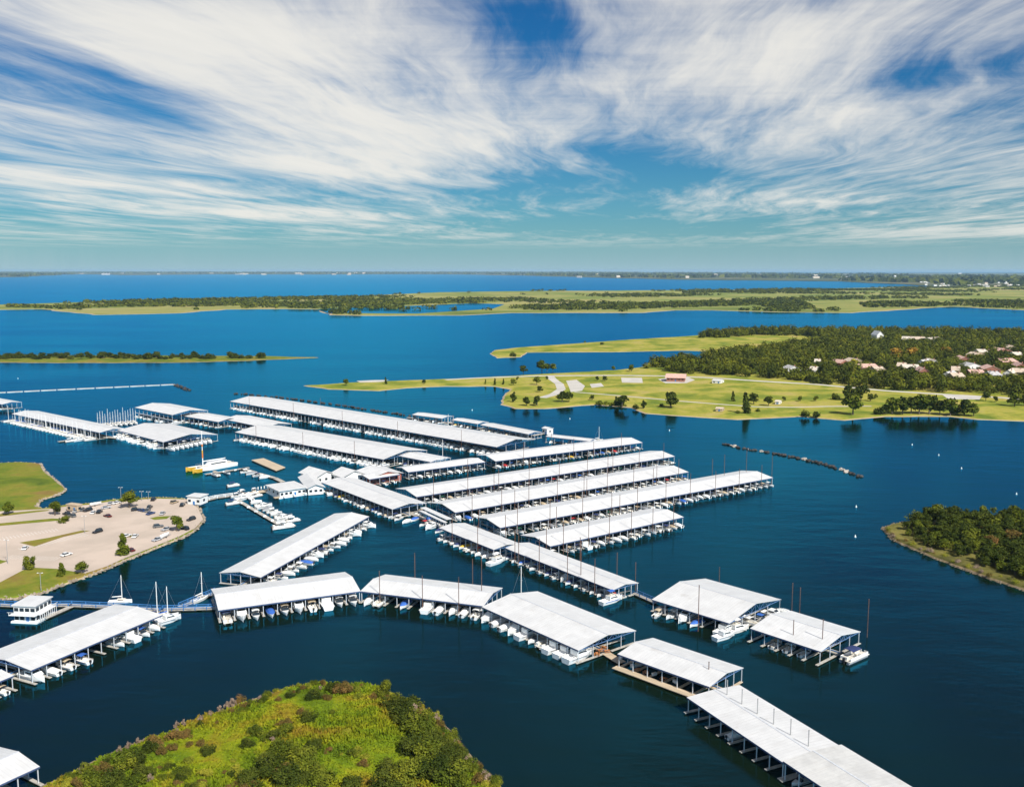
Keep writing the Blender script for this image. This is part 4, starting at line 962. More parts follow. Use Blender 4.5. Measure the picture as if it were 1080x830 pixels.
# the big catamaran with yellow bows
def catamaran():
    a, b = at(200, 498.5), at(246, 490); L = (b - a).length; rz = math.atan2(b.y - a.y, b.x - a.x)
    t = thing('catamaran', 'large white catamaran with yellow bows and orange banded mast', 'catamaran', ((a.x + b.x) / 2, (a.y + b.y) / 2, 0), rz + math.pi)
    M_y = mat('yellow_paint', (.60, .35, .03), .4, .08, 1); M_o = mat('orange_paint', (.70, .20, .03), .4, .08, 1)
    for s in (-1, 1):
        h = hull(L, 3.0, 2.3, .95, (.9, .95), 3.0).build('hull', M_white, t); h.location = (0, s * 3.6, 0)
        hb = hull(L * .2, 2.8, 2.42, .99, (.9, .95), 2.0).build('bow_cap', M_y, h); hb.location = (L * .41, 0, .03)
    MB().box(-L * .08, 0, 2.25, L * .72, 8, .3).build('deck', M_cream, t)
    cb = MB().extr([(-L * .3, 2.4), (L * .12, 2.4), (L * .04, 4.2), (-L * .3, 4.3)], -2.6, 2.6).build('cabin', M_white, t)
    MB().extr([(-L * .27, 3.0), (L * .09, 3.0), (L * .055, 3.8), (-L * .27, 3.8)], -2.63, 2.63).build('window', M_glass, cb)
    m = MB().tube((L * .2, 0, 2.3), (L * .2, 0, 24), .32, 8, .2).build('mast', M_white, t)
    for z0, z1, mm in ((7.5, 10.5, M_o), (10.5, 12.2, M_y), (14.5, 16.0, M_o)): MB().tube((L * .2, 0, z0), (L * .2, 0, z1), .40, 8, .38).build('mast_band', mm, m)
    MB().tube((L * .19, 0, 5.4), (-L * .32, 0, 5.2), .3, 7, .2).build('boom', M_white, t)
    r = MB()
    for i in range(8):
        for s in (-1, 1): r.tube((-L * .42 + i * L * .1, s * 3.9, 2.4), (-L * .42 + i * L * .1, s * 3.9, 3.5), .05, 4)
    for s in (-1, 1): r.tube((-L * .42, s * 3.9, 3.5), (L * .28, s * 3.9, 3.5), .05, 4)
    r.build('railing', M_chrome, t)
catamaran()

# blue cover sheets and dock furniture
def picnic(u, v, z, ang, label, m):
    p = at(u, v, z); t = thing('picnic_table', label, 'table', tuple(p), ang, 'furniture on the dock decks')
    MB().box(0, 0, .75, 1.9, .85, .08).build('tabletop', m, t)
    for s in (-1, 1): MB().box(0, s * .75, .45, 1.9, .3, .07).build('bench', m, t)
    for s in (-1, 1): MB().tube((s * .7, -.7, 0), (s * .7, .25, .72), .06, 4).tube((s * .7, .7, 0), (s * .7, -.25, .72), .06, 4).build('leg', m, t)
M_ow = mat('orange_wood', (.42, .17, .06), .6, .15, 2)
for i, (u, v) in enumerate([(633, 687), (629.5, 691), (637, 684), (640, 688)]): picnic(u, v, .55, .5 + i, 'orange brown table under the wide shed gable, %s of four from the left' % nth([1, 0, 2, 3][i]), M_ow)
for i, (u, v) in enumerate([(672, 707.5), (681, 710.5), (700, 717)]): picnic(u, v, .6, .4 + i, 'reddish table on the tan deck of the lounge shed, %s of three from the left' % nth(i), M_ow)

# small white posts of the fuel pier
pm = MB().box(0, 0, 1.0, .5, .4, 1.4).mesh('fuel_post', M_wall_w)
for i in range(7):
    p = at(269 + 3.3 * i, 517.2 - .55 * i, .6); o = bpy.data.objects.new('fuel_post', pm); C.objects.link(o); o.location = p
    tag(o, 'small white post on the tan fuel pier, %s of seven from the left' % nth(i), 'post', 'white posts on the fuel pier')
# buoys
bm_ = MB().tube((0, 0, -.3), (0, 0, .35), .42, 10).tube((0, 0, .35), (0, 0, 1.2), .3, 10, .1).mesh('buoy', M_white)
for i, (u, v) in enumerate(sorted([(903, 535), (902, 566.5), (962, 469.5), (990, 480.5), (1014, 494.5), (1072, 521.5), (789, 474.0), (706, 454.5), (601, 442.2), (19, 399.5), (498, 433)])):
    p = at(u, v); o = bpy.data.objects.new('buoy', bm_); C.objects.link(o); o.location = p
    tag(o, 'small white buoy in open water, %s buoy from the left of the photo' % nth(i), 'buoy', 'white buoys on the lake')
# tall poles standing free, each by its own place
for u, vt, vb, lab in [(763.5, 481, 511, 'tall rusty pole left of the tip of the longest row'), (786.7, 474, 508, 'thick tall pole behind the tip of the longest row'), (813.7, 482, 511.5, 'tall rusty pole at the very tip of the longest row'), (547, 563, 598, 'tall dark pole in front of the last spine shed near its left end'), (612.5, 570, 619, 'tall dark pole in front of the last spine shed past its middle'), (670, 593, 623, 'olive pole at the right end of the last spine shed'), (208 + 300, 590, 640, 'thick dark pole at the right end of the curving middle shed'), (736.2, 620.5, 666, 'rusty pole before the near side of the broad square shed'), (758.5, 599, 614, 'dark pole behind the peak of the broad square shed'), (834.8, 618, 650, 'rusty pole at the right corner of the broad square shed'), (843, 623, 652, 'pale brown pole behind the peak of the small square shed'), (914.5, 635, 672, 'rusty pole at the right corner of the small square shed'), (836, 657, 686, 'thin rusty pole before the near side of the small square shed'), (866.6, 656, 692, 'rusty pole at the near corner of the small square shed'), (747, 702, 726, 'grey pole at the near right corner of the tan decked shed')]:
    p = at(u, vb); hpx = vb - vt; g = mpp(u, vb) / math.cos(math.atan((vb - 415) / F) + PITCH * .5)
    pole(p.x, p.y, min(18, hpx * g), lab, 'mooring poles along the docks')
for i in range(6):
    p0 = at(726.2, 736, 5); p1 = at(826, 803.5, 5); d_ = DOCKS['rightlong']; q = d_['a'] + d_['d'] * (d_['L'] * (i + .6) / 6) + d_['n'] * (d_['w'] * .58)
    pole(q.x, q.y, 9, 'thin post rising through the bright roof at bottom right, %s from the top' % nth(i), 'mooring poles along the docks', M_greypipe)

# ------------------------------------------------------------------ the car park: cars, lamps, trees
CARP = {}
def car_proto(cn, col, suv=False):
    m = mat(cn + '_car_paint', col, .3, .03, 1); t = thing('parked_car', 'car', 'car'); L, Wd = (4.7, 1.85)
    h1, h2 = (.95, 1.75) if suv else (.85, 1.42)
    MB().extr([(-L / 2, .35), (L / 2, .35), (L / 2, .7), (L * .47, h1 - .08), (L * .2, h1), (-L * .46, h1 + .02), (-L / 2, h1 - .1)], -Wd / 2, Wd / 2).build('body', m, t)
    rx = -.47 if suv else -.33; cab = MB(); pr = [(L * .19, h1), (L * .05, h2), (L * (rx + .07), h2), (L * rx, h1)]
    vs = [(x, s * (Wd / 2 - .06 - (.16 if z > h1 + .1 else 0)), z) for s in (-1, 1) for x, z in pr]
    cab.add(vs, [(0, 1, 2, 3), (7, 6, 5, 4), (0, 4, 5, 1), (1, 5, 6, 2), (2, 6, 7, 3)]); cb = cab.build('cabin_glass', M_glass, t)
    MB().box(L * (.05 + rx + .07) / 2, 0, h2 + .02, L * (.05 - rx - .07) + .1, Wd - .42, .06).build('car_roof', m, t)
    for x in (-L * .31, L * .31):
        for s in (-1, 1): MB().tube((x, s * (Wd / 2 - .2), .33), (x, s * (Wd / 2 + .02), .33), .33, 10).build('wheel', M_black, t)
    for s in (-1, 1): MB().box(L / 2 + .01, s * .65, .68, .06, .35, .16).build('headlight', M_chrome, t)
    CARP[cn] = t
for cn, col in {'black': (.015, .015, .018), 'white': (.75, .75, .74), 'silver': (.42, .43, .45), 'grey': (.14, .145, .15), 'blue': (.03, .06, .18), 'maroon': (.12, .015, .015), 'tan': (.38, .30, .2)}.items(): car_proto(cn, col, cn in ('black', 'grey', 'tan'))
CARS = [(92.7, 539, 'black', 'dark car in the row under the water side, beside a silver one'), (87, 538.5, 'grey', 'grey car in the row left of the black one'), (81.5, 539.8, 'silver', 'silver car at the left of the row by the tan block'), (98.5, 541.4, 'white', 'white car at the right of the row by the tan block'), (105, 540.8, 'black', 'black car right of the white one in the row'), (70.3, 543, 'black', 'dark van beside the bushy tree and the tan block'), (76, 545, 'grey', 'grey car behind the bushy tree'), (112, 536.2, 'silver', 'silver car below the round tree at the water edge'), (116.5, 531.8, 'silver', 'silver car at the water edge left of the lamp'), (122.5, 531.2, 'white', 'pale car at the water edge by the lamp'), (113.5, 545, 'maroon', 'small maroon car alone in the middle of the car park'), (103, 561.6, 'black', 'black car alone at the tip of the grass strip'), (26.5, 579, 'white', 'white car at the left end of the grass strip'), (70, 585.8, 'white', 'white car alone on the lower pavement'), (133.4, 566, 'white', 'white car on the small grass island'), (142.6, 566.3, 'white', 'second white car right of the small grass island'), (143.6, 538.4, 'black', 'dark car at the left of the middle cluster'), (149.7, 539.2, 'blue', 'dark blue car in the middle cluster'), (157.9, 536, 'black', 'black car at the back of the middle cluster'), (158.9, 542.3, 'blue', 'blue car at the front of the middle cluster'), (156, 539.2, 'grey', 'grey car between the two rows of the middle cluster'), (171.5, 542.2, 'silver', 'silver car at the right of the middle cluster'), (162, 527.6, 'black', 'dark car parked at the far water edge'), (167, 556, 'grey', 'grey car left of the right hand tree'), (175, 559, 'silver', 'silver car close to the right hand tree'), (165.5, 570, 'silver', 'silver car towing a boat at the lower shore'), (192.5, 533.5, 'black', 'black car beside the white hut'), (201.7, 548.6, 'black', 'black car near the tip of the car park'), (184, 530.5, 'tan', 'tan car at the far edge left of the hut'), (137.5, 581, 'maroon', 'maroon car under the pointed tree at the lower shore'), (195, 558.4, 'black', 'black car in the shade right of the right hand tree')]
for i, (u, v, c_, lab) in enumerate(CARS):
    p = at(u, v, 1.13); dup(CARP[c_], p, along((20, 575), (60, 563)) + random.Random(i).choice([0, .5, -.6, 3.1, 1.4]) * (1 if i not in (12, 13) else .2), lab, 'cars in the car park')
for t in CARP.values(): wipe(t)
# trailers with a boat
def trailer(u, v, ang, label):
    p = at(u, v, 1.13); t = thing('boat_trailer', label, 'boat trailer', tuple(p), ang)
    hh = hull(5.6, 2.1, .9).build('boat_hull', M_white, t); hh.location = (0, 0, .75)
    MB().box(0, .7, .5, 5.5, .12, .14).box(0, -.7, .5, 5.5, .12, .14).box(3.4, 0, .5, 1.6, .12, .14).build('trailer_frame', M_chrome, t)
    for s in (-1, 1): MB().tube((-.8, s * .95, .33), (-.8, s * 1.15, .33), .33, 10).build('wheel', M_black, t)
trailer(174.5, 566.5, along((165.5, 570), (176, 565.5)), 'white boat on a trailer behind the silver car at the lower shore')
trailer(101, 533.3, along((95, 534.5), (107, 532.5)), 'white boat on a trailer at the water edge near the tan block')
def lamp(u, v, h, label):
    p = at(u, v, 1.1); t = thing('lamp_post', label, 'lamp post', tuple(p), 0, 'lamp posts of the car park')
    MB().tube((0, 0, 0), (0, 0, h), .13, 6, .09).build('pole', M_greypipe, t)
    MB().box(.35, 0, h, .7, .1, .1).box(-.35, 0, h, .7, .1, .1).build('arm', M_greypipe, t)
    for s in (-1, 1): MB().box(s * .8, 0, h - .05, .6, .35, .15).build('lamp_head', M_wall_w, t)
for u, v, h, l in [(128, 532, 9, 'white headed lamp post at the water edge left of the round tree'), (89.6, 562, 8, 'lamp post at the tip of the grass strip in the car park'), (8.3, 594.5, 10, 'lamp post at the left on the lower pavement'), (43.4, 623, 7, 'lamp post on the lower lawn near the floating house'), (149.7, 528, 5, 'short lamp post right of the round tree at the water edge'), (156.8, 527.3, 4.5, 'shorter lamp post beside the far parked dark car')]: lamp(u, v, h, l)

# ------------------------------------------------------------------ trees one can tell apart
def tree_meshes(kind_, seed, leafm, lsize, nl):
    """trunk mesh and crown mesh of a tree 10 m tall"""
    rng = random.Random(seed); tr = MB(); lobes = []; rad = []
    if kind_ == 'round':
        tr.tube((0, 0, -.3), (rng.uniform(-.2, .2), rng.uniform(-.2, .2), 3.2), .34, 7, .22)
        for i in range(13):
            a = rng.uniform(0, 6.28); r = rng.uniform(.6, 3.2); z = rng.uniform(3.2, 8.2); r *= 1 - max(0, (z - 6) / 5)
            p = (math.cos(a) * r, math.sin(a) * r, z); lobes.append(p); q = rng.uniform(1.2, 2.0); rad.append((q, q, q * .82)); 
            if i < 6: tr.tube((0, 0, 2.6 + .1 * i), p, .13, 5, .04)
        lobes.append((0, 0, 6.2)); rad.append((2.0, 2.0, 2.3))
    elif kind_ == 'cone':
        tr.tube((0, 0, -.3), (0, 0, 8.5), .25, 7, .06)
        for i in range(12):
            z = .9 + 8.3 * i / 11; r = 2.1 * (1 - (z / 10.4)) ** .8; a = rng.uniform(0, 6.28); q = r * .72 + .35
            lobes.append((math.cos(a) * r * .45, math.sin(a) * r * .45, z)); rad.append((q, q, q * .8 + .25))
    elif kind_ == 'bush':
        for i in range(9):
            a = rng.uniform(0, 6.28); r = rng.uniform(.5, 3.6); z = rng.uniform(1.6, 6.5) * (1 - r / 9)
            p = (math.cos(a) * r, math.sin(a) * r, z); lobes.append(p); q = rng.uniform(1.6, 2.6); rad.append((q, q, min(q * .95, z + .8)))
            if i < 5: tr.tube((0, 0, -.3), p, .14, 5, .04)
    elif kind_ == 'wisp':       # thin upright sprays with gaps
        for i in range(12):
            a = rng.uniform(0, 6.28); r = rng.uniform(.3, 3.0); z = rng.uniform(2.2, 8.5)
            p = (math.cos(a) * r, math.sin(a) * r, z); lobes.append(p); q = rng.uniform(.9, 1.5); rad.append((q, q, q * 1.4)); tr.tube((0, 0, -.3), p, .10, 5, .03)
    k = len(lobes); big_ = np.prod(np.array(rad), 1) ** (1 / 3)
    cm = leaf_mesh('crown', leafm, lobes, rad, nl, lsize, seed, tints=np.random.default_rng(seed).uniform(.15, .95, k))
    return tr.mesh('trunk', M_bark), cm
TPROT = {}
def tree(kind_, var, leafm, lsize, nl, base, hgt, label, group, wide=1.0, name='tree', rz=None, cat='tree'):
    k = (kind_, var, leafm.name, lsize)
    if k not in TPROT: TPROT[k] = tree_meshes(kind_, hash((kind_, var)) % 9999 if False else var * 17 + len(kind_) * 101, leafm, lsize, nl)
    tm, cm = TPROT[k]; s = hgt / 10
    t = thing(name, label, cat, tuple(base), random.Random(label).uniform(0, 6.28) if rz is None else rz, group); t.scale = (s * wide, s * wide, s)
    put('stem' if name == 'shrub' else 'trunk', tm, t); put('foliage' if name == 'shrub' else 'crown', cm, t); return t
def px_h(u, v, hpx): return hpx * mpp(u, v) * 1.02
LOTTREES = [(136.5, 535.5, 15, 'round', 1.0, 'round tree at the far water edge of the car park'), (58, 543.5, 13, 'round', .9, 'tree at the neck of the car park, behind the low bush'), (66, 550.5, 8, 'bush', 1.3, 'low wide bushy tree in front of the tree at the neck'), (9, 542.5, 11, 'round', .9, 'round tree at the left beside the pale road'), (130.4, 585.5, 19, 'cone', 1.0, 'pointed tree by the lower shore of the car park'), (186.4, 560, 15, 'round', .85, 'tree near the tip of the car park'), (32, 600.5, 12, 'wisp', 1.0, 'thin leafed tree at the edge of the lower lawn'), (65, 607, 11, 'cone', 1.2, 'small dark pointed tree on the lower lawn'), (86, 604.5, 10, 'round', 1.1, 'small round tree at the right end of the lower lawn')]
for i, (u, v, h, k, wd, lab) in enumerate(LOTTREES):
    tree(k, i % 4, M_leaf, .6, 150, at(u, v, 1.1), px_h(u, v, h) * 1.12, lab, None, wd * 1.25)
PTREES = [(552, 393.5, 9, 'r'), (571.6, 392, 13, 'r'), (577, 391.5, 8, 'r'), (583, 390.8, 8, 'r'), (647, 390.6, 5, 'r'), (666, 392, 8, 'r'), (512, 405, 5, 'c'), (522, 406, 7, 'c'), (531, 405.5, 6, 'c'), (541.5, 406, 7, 'r'), (546, 401, 4, 'r'), (566, 406, 9, 'r'), (577, 400.5, 4, 'r'), (569.5, 413.5, 7, 'r'), (541.7, 424, 11, 'w'), (555.5, 428, 10, 'r'), (566.7, 428, 11, 'r'), (593, 424, 12, 'r'), (600, 424, 11, 'r'), (630, 401.5, 5, 'r'), (638, 402, 6, 'r'), (624.5, 422, 6, 'r'), (633, 426, 6, 'b'), (650, 429, 11, 'w'), (656, 430, 14, 'r'), (671, 431, 7, 'b'), (679, 431, 9, 'w'), (707.5, 430, 18, 'r'), (698, 429, 5, 'b'), (773, 423, 10, 'c'), (786, 436, 21, 'c'), (795, 426, 12, 'r'), (778, 436, 5, 'b'), (810.5, 428, 10, 'r'), (799, 434, 5, 'b'), (826.6, 423, 5, 'r'), (844, 423.5, 6, 'r'), (860.5, 423.5, 6, 'r'), (849.4, 440, 10, 'b'), (860, 440, 9, 'b'), (899.4, 437.5, 22, 'r'), (895, 422, 16, 'r'), (882, 421.5, 10, 'b'), (907.7, 423, 17, 'r'), (918, 423, 8, 'r'), (923.6, 420.5, 5, 'r'), (924.4, 437, 9, 'b'), (932, 437, 12, 'b'), (941, 437, 18, 'r'), (952, 437, 18, 'r'), (961, 436.5, 17, 'r'), (969, 437, 21, 'r'), (980, 437, 20, 'r'), (991, 437.5, 15, 'r'), (1002, 438, 17, 'r'), (1010, 438, 15, 'b'), (1017, 438.5, 17, 'r'), (1027, 439, 13, 'r'), (1039.7, 423, 9, 'r'), (1049.4, 424, 6, 'r'), (1070, 428.5, 14, 'r'), (1080, 428, 11, 'r'), (365, 406.5, 7, 'r'), (406.7, 405, 7, 'c'), (447, 405, 5, 'r'), (541.7, 376, 7, 'b'), (635, 363.6, 4, 'b'), (617, 361.6, 3, 'b')]
kk = {'r': 'round', 'c': 'cone', 'w': 'wisp', 'b': 'bush'}; kn = {'r': 'round dark tree', 'c': 'pointed dark tree', 'w': 'thin upright tree', 'b': 'low bushy tree'}; cn_ = {}
for i, (u, v, h, k) in enumerate(sorted(PTREES)):
    j = cn_.get(k, 0); cn_[k] = j + 1
    tree(kk[k], i % 4, M_leaf_dark if i % 3 else M_leaf, .95, 55, at(u, v, .9), px_h(u, v, h), '%s in the shore park, %s of that shape from the left' % (kn[k], nth(j)), 'trees of the shore park', 1.15 if k in 'rb' else 1.0)
for i, (u, v, h, m, c_) in enumerate([(945, 381, 13, M_leaf_orange, 'rust orange'), (962, 380, 13, M_leaf_orange, 'paler orange'), (998, 377, 11, M_leaf_orange, 'brownish orange, rightmost autumn'), (899.5, 387.5, 9, M_leaf_yellow, 'bright yellow'), (978, 393, 12, M_leaf_bright, 'lime green')]):
    tree('round', i % 4, m, .95, 55, at(u, v, .9), px_h(u, v, h), '%s tree standing among the houses and dark woods' % c_, None, 1.4)
# right-hand island: each tree
rng = random.Random(12); ipts = []; tries = 0
isl_n = ground_poly([(948, 563), (975, 577), (1010, 590), (1045, 603), (1085, 615), (1108, 620), (1108, 553), (1080, 551), (1000, 551), (965, 552.5)])
xs_, ys_ = zip(*isl_n)
while len(ipts) < 150 and tries < 20000:
    tries += 1; p = (rng.uniform(min(xs_), max(xs_)), rng.uniform(min(ys_), max(ys_)))
    if inside(p, isl_n) and all((p[0] - q[0]) ** 2 + (p[1] - q[1]) ** 2 > 3.9 ** 2 for q in ipts): ipts.append(p)
ipts.sort()
for i, p in enumerate(ipts):
    k = rng.choice(['round', 'bush', 'round', 'wisp']); big_ = min(1.0, .55 + (p[0] - ipts[0][0]) / 45)
    m = rng.choices([M_leaf_dark, M_leaf, M_leaf_brown], [8, 2, .25])[0]
    tree(k, i % 4, m, .55, 120, (p[0], p[1], 1.1), rng.uniform(5.4, 8.8) * big_, '%s %s tree on the dark wooded island, %s tree from its left tip' % ({M_leaf_dark: 'dark green', M_leaf: 'mid green', M_leaf_brown: 'brownish'}[m], {'round': 'round', 'bush': 'bushy', 'wisp': 'thin'}[k], nth(i)), 'trees on the wooded island', 1.4)
# island shore bushes
ib = 0
for i in range(26):
    f = i / 25; pl = [(936, 562), (943, 568.5), (973, 581.5), (1007, 595), (1042, 608), (1080, 619.5), (1100, 625)]
    s_ = f * (len(pl) - 1); a_ = int(min(s_, len(pl) - 2)); u = pl[a_][0] + (pl[a_ + 1][0] - pl[a_][0]) * (s_ - a_) + rng.uniform(-2, 2); v = pl[a_][1] + (pl[a_ + 1][1] - pl[a_][1]) * (s_ - a_) - rng.uniform(0, 3.0)
    m = rng.choice([M_leaf_bright, M_leaf_brown, M_leaf_dry, M_leaf])
    tree('bush', i % 4, m, .5, 70, at(u, v, .8), rng.uniform(1.6, 3.4), 'low shore shrub along the wooded island, %s from its left tip' % nth(i), 'shrubs on the island shore', 1.2, name='shrub', cat='shrub')
# far strip: each tree of the thin island at the left
sp = sorted([(rng.uniform(-30, 228), rng.uniform(376.5, 379.2)) for _ in range(120)] + [(rng.uniform(240, 282), rng.uniform(377, 378.3)) for _ in range(16)])
for i, (u, v) in enumerate(sp):
    tree(rng.choice(['round', 'bush']), i % 4, M_leaf_dark, .95, 55, at(u, v, .8), rng.uniform(5, 9.5), 'dark tree on the thin far island at the left, %s along it' % (nth(i) if i < 79 else nth(len(sp) - 1 - i) + ' from its tip'), 'trees on the thin far island', 1.5)

# ------------------------------------------------------------------ shrubs and grass of the front island
def on_mound(u, v):
    z = 2.0
    for _ in range(6):
        p = at(u, v, z); z = MH(p.x, p.y)
    return Vector((p.x, p.y, z))
SH = [(402.5, 735, 30, 'juniper', .8), (361, 731, 19, 'brown', 1.2), (352, 730, 14, 'dark', 1.2), (341, 722, 9, 'brown', 1), (377, 729, 11, 'lime', .9), (331, 722, 7, 'green', 1.2), (314, 723, 6, 'lime', 1), (291, 729, 6, 'lime', 1.2), (378, 736, 9, 'lime', 1.4), (393, 737, 10, 'brown', 1), (330, 735, 10, 'dark', 1.8), (345, 737, 8, 'brown', 1.7), (305, 735, 8, 'dark', 1.3), (418, 748, 20, 'dark', 1.2), (430, 752, 22, 'dark', 1.3), (424, 762, 20, 'dark', 1.4), (441, 760, 18, 'brown', 1.2), (437, 770, 22, 'green', 1.3), (452, 764, 17, 'green', 1.2), (463, 768, 15, 'brown', 1), (447, 782, 24, 'green', 1.3), (461, 784, 22, 'dark', 1.3), (474, 788, 16, 'green', 1.1), (437, 794, 24, 'dark', 1.3), (453, 802, 26, 'green', 1.4), (470, 806, 24, 'dark', 1.2), (486, 806, 20, 'dark', 1.2), (498, 814, 18, 'green', 1.1), (440, 814, 26, 'green', 1.4), (457, 822, 28, 'dark', 1.4), (424, 826, 28, 'green', 1.3), (480, 826, 26, 'green', 1.3), (502, 827, 18, 'brown', 1.1), (412, 815, 18, 'dark', 1.2), (408, 836, 24, 'dark', 1.2), (325, 760, 12, 'dark', 1.4), (317, 752, 9, 'brown', 1.4), (301, 764, 10, 'brown', 1.5), (298, 775, 14, 'green', 1.5), (285, 778, 12, 'dark', 1.5), (330, 790, 13, 'dark', 1.5), (340, 772, 8, 'lime', 1.6), (295, 800, 22, 'green', 1.6), (312, 806, 24, 'green', 1.5), (285, 815, 20, 'dark', 1.4), (325, 815, 22, 'green', 1.4), (342, 825, 20, 'green', 1.4), (305, 828, 24, 'dark', 1.4), (262, 828, 18, 'dark', 1.5), (370, 830, 16, 'dark', 1.5), (365, 775, 9, 'lime', 1.8), (385, 800, 8, 'lime', 1.8), (166, 787, 20, 'brown', 1.1), (160, 793, 14, 'dark', 1.2), (184, 778, 16, 'brown', 1.3), (196, 778, 13, 'brown', 1.2), (146, 805, 20, 'dark', 1.2), (132, 812, 22, 'green', 1.2), (153, 818, 18, 'dark', 1.3), (112, 820, 22, 'brown', 1.2), (122, 828, 22, 'dark', 1.2), (98, 830, 20, 'green', 1.2), (84, 828, 16, 'brown', 1.2), (66, 834, 14, 'lime', 1.2), (140, 832, 18, 'green', 1.3), (253, 741, 12, 'brown', 1.1), (246, 745, 10, 'dry', 1.1), (240, 748, 10, 'dry', 1.1), (232, 752, 9, 'dry', 1.1), (222, 756, 8, 'dry', 1.1), (212, 761, 8, 'dry', 1.1), (194, 766, 9, 'dry', .9), (186, 769, 9, 'dry', 1.0), (145, 785, 8, 'dry', 1), (135, 790, 8, 'dry', 1.1), (127, 795, 9, 'dry', 1), (92, 812, 8, 'dry', 1), (442, 748, 9, 'dry', 1), (447, 755, 9, 'dry', 1.1), (478, 785, 8, 'dry', 1), (486, 794, 9, 'dry', 1), (510, 822, 9, 'dry', 1), (460, 758, 12, 'lime', 1), (414, 738, 8, 'lime', 1.2)]
ST = {'juniper': ('bush', M_leaf, 'tall feathery green'), 'dark': ('bush', M_leaf_dark, 'dark green'), 'green': ('bush', M_leaf, 'mid green'), 'lime': ('bush', M_leaf_bright, 'lime green'), 'brown': ('bush', M_leaf_brown, 'olive brown'), 'dry': ('wisp', M_leaf_dry, 'dry pinkish grey')}
rs = random.Random(77)
for pl, n_ in (([(412, 734), (437, 745), (460, 759), (481, 784), (493, 798), (511, 817), (523, 830)], 44), ([(52, 829), (84, 813), (126, 793), (189, 769), (247, 746), (272, 738), (312, 726), (340, 722), (382, 723)], 46)):
    for i in range(n_):
        f = (i + .5) / n_ * (len(pl) - 1); a_ = int(f); q = f - a_; u = pl[a_][0] * (1 - q) + pl[a_ + 1][0] * q; v = pl[a_][1] * (1 - q) + pl[a_ + 1][1] * q
        side = -1 if pl[0][0] > 400 else 1
        SH.append((round(u + side * rs.uniform(-1.5, 7), 1), round(v + rs.uniform(0, 7), 1), rs.uniform(6, 14) if side < 0 else rs.uniform(4, 9), rs.choice(['brown', 'green', 'dry', 'dark', 'lime', 'green']), rs.uniform(1, 1.5)))
for i in range(70):
    u, v = rs.uniform(110, 500), rs.uniform(742, 838)
    if v > 740 + .42 * abs(345 - u) * (1 if u < 345 else 1.15): SH.append((round(u, 1), round(v, 1), rs.uniform(3.5, 9), rs.choice(['lime', 'lime', 'green', 'brown', 'dark', 'dry']), rs.uniform(1.3, 2.0)))
for i in range(60):
    u, v = rs.uniform(90, 330), rs.uniform(770, 838)
    if v > 760 + .38 * abs(345 - u) * .45: SH.append((round(u, 1), round(v, 1), rs.uniform(5, 13), rs.choice(['brown', 'brown', 'green', 'dark', 'lime']), rs.uniform(1.2, 1.9)))
jc = {}
for i, (u, v, h, k, wd) in enumerate(sorted(SH)):
    j = jc.get(k, 0); jc[k] = j + 1; kk_, m, nm = ST[k]; p = on_mound(u, v)
    tree(kk_, i % 4, m, .42, 330 if kk_ == 'bush' else 150, p - Vector((0, 0, .15)), h * mpp(u, v) * (1.2 if k in ('dark', 'green') else .95), '%s shrub on the near grassy island, %s of that colour from the left' % (nm, nth(j)), 'shrubs on the near grassy island', wd * .95, name='shrub', cat='shrub')
def grass():
    rng = np.random.default_rng(9); P = np.array(mring); lo, hi = P.min(0), P.max(0); lo[1] = max(lo[1], 195); N = 60000
    Q = rng.uniform(lo, hi, (N, 2)); Q = Q[inside_np(Q, mring)]
    z = np.array([MH(x, y) for x, y in Q]); e = np.array([MEDGE(x, y) for x, y in Q]); k_ = e > .8; Q, z = Q[k_], z[k_]
    f = np.sin(Q[:, 0] * .11 + 1.7 * np.sin(Q[:, 1] * .07)) + np.cos(Q[:, 1] * .16 + 1.3 * np.sin(Q[:, 0] * .09)); hgt = np.clip(.45 + .28 * f + rng.normal(0, .15, len(Q)), .12, 1.3)
    n = len(Q); a = rng.uniform(0, 6.28, n); wv = rng.uniform(.12, .34, n); ln = rng.normal(0, .22, (n, 2))
    dx_, dy_ = np.cos(a) * wv, np.sin(a) * wv
    V = np.empty((n, 4, 3)); V[:, 0] = np.c_[Q[:, 0] - dx_, Q[:, 1] - dy_, z - .05]; V[:, 1] = np.c_[Q[:, 0] + dx_, Q[:, 1] + dy_, z - .05]
    V[:, 2] = np.c_[Q[:, 0] + dx_ * .5 + ln[:, 0], Q[:, 1] + dy_ * .5 + ln[:, 1], z + hgt]; V[:, 3] = np.c_[Q[:, 0] - dx_ * .7 + ln[:, 0], Q[:, 1] - dy_ * .7 + ln[:, 1], z + hgt * .9]
    me = quads('tall_grass', M_mound, V.reshape(-1, 3)); o = bpy.data.objects.new('tall_grass', me); C.objects.link(o); kind(o, 'stuff')
grass()

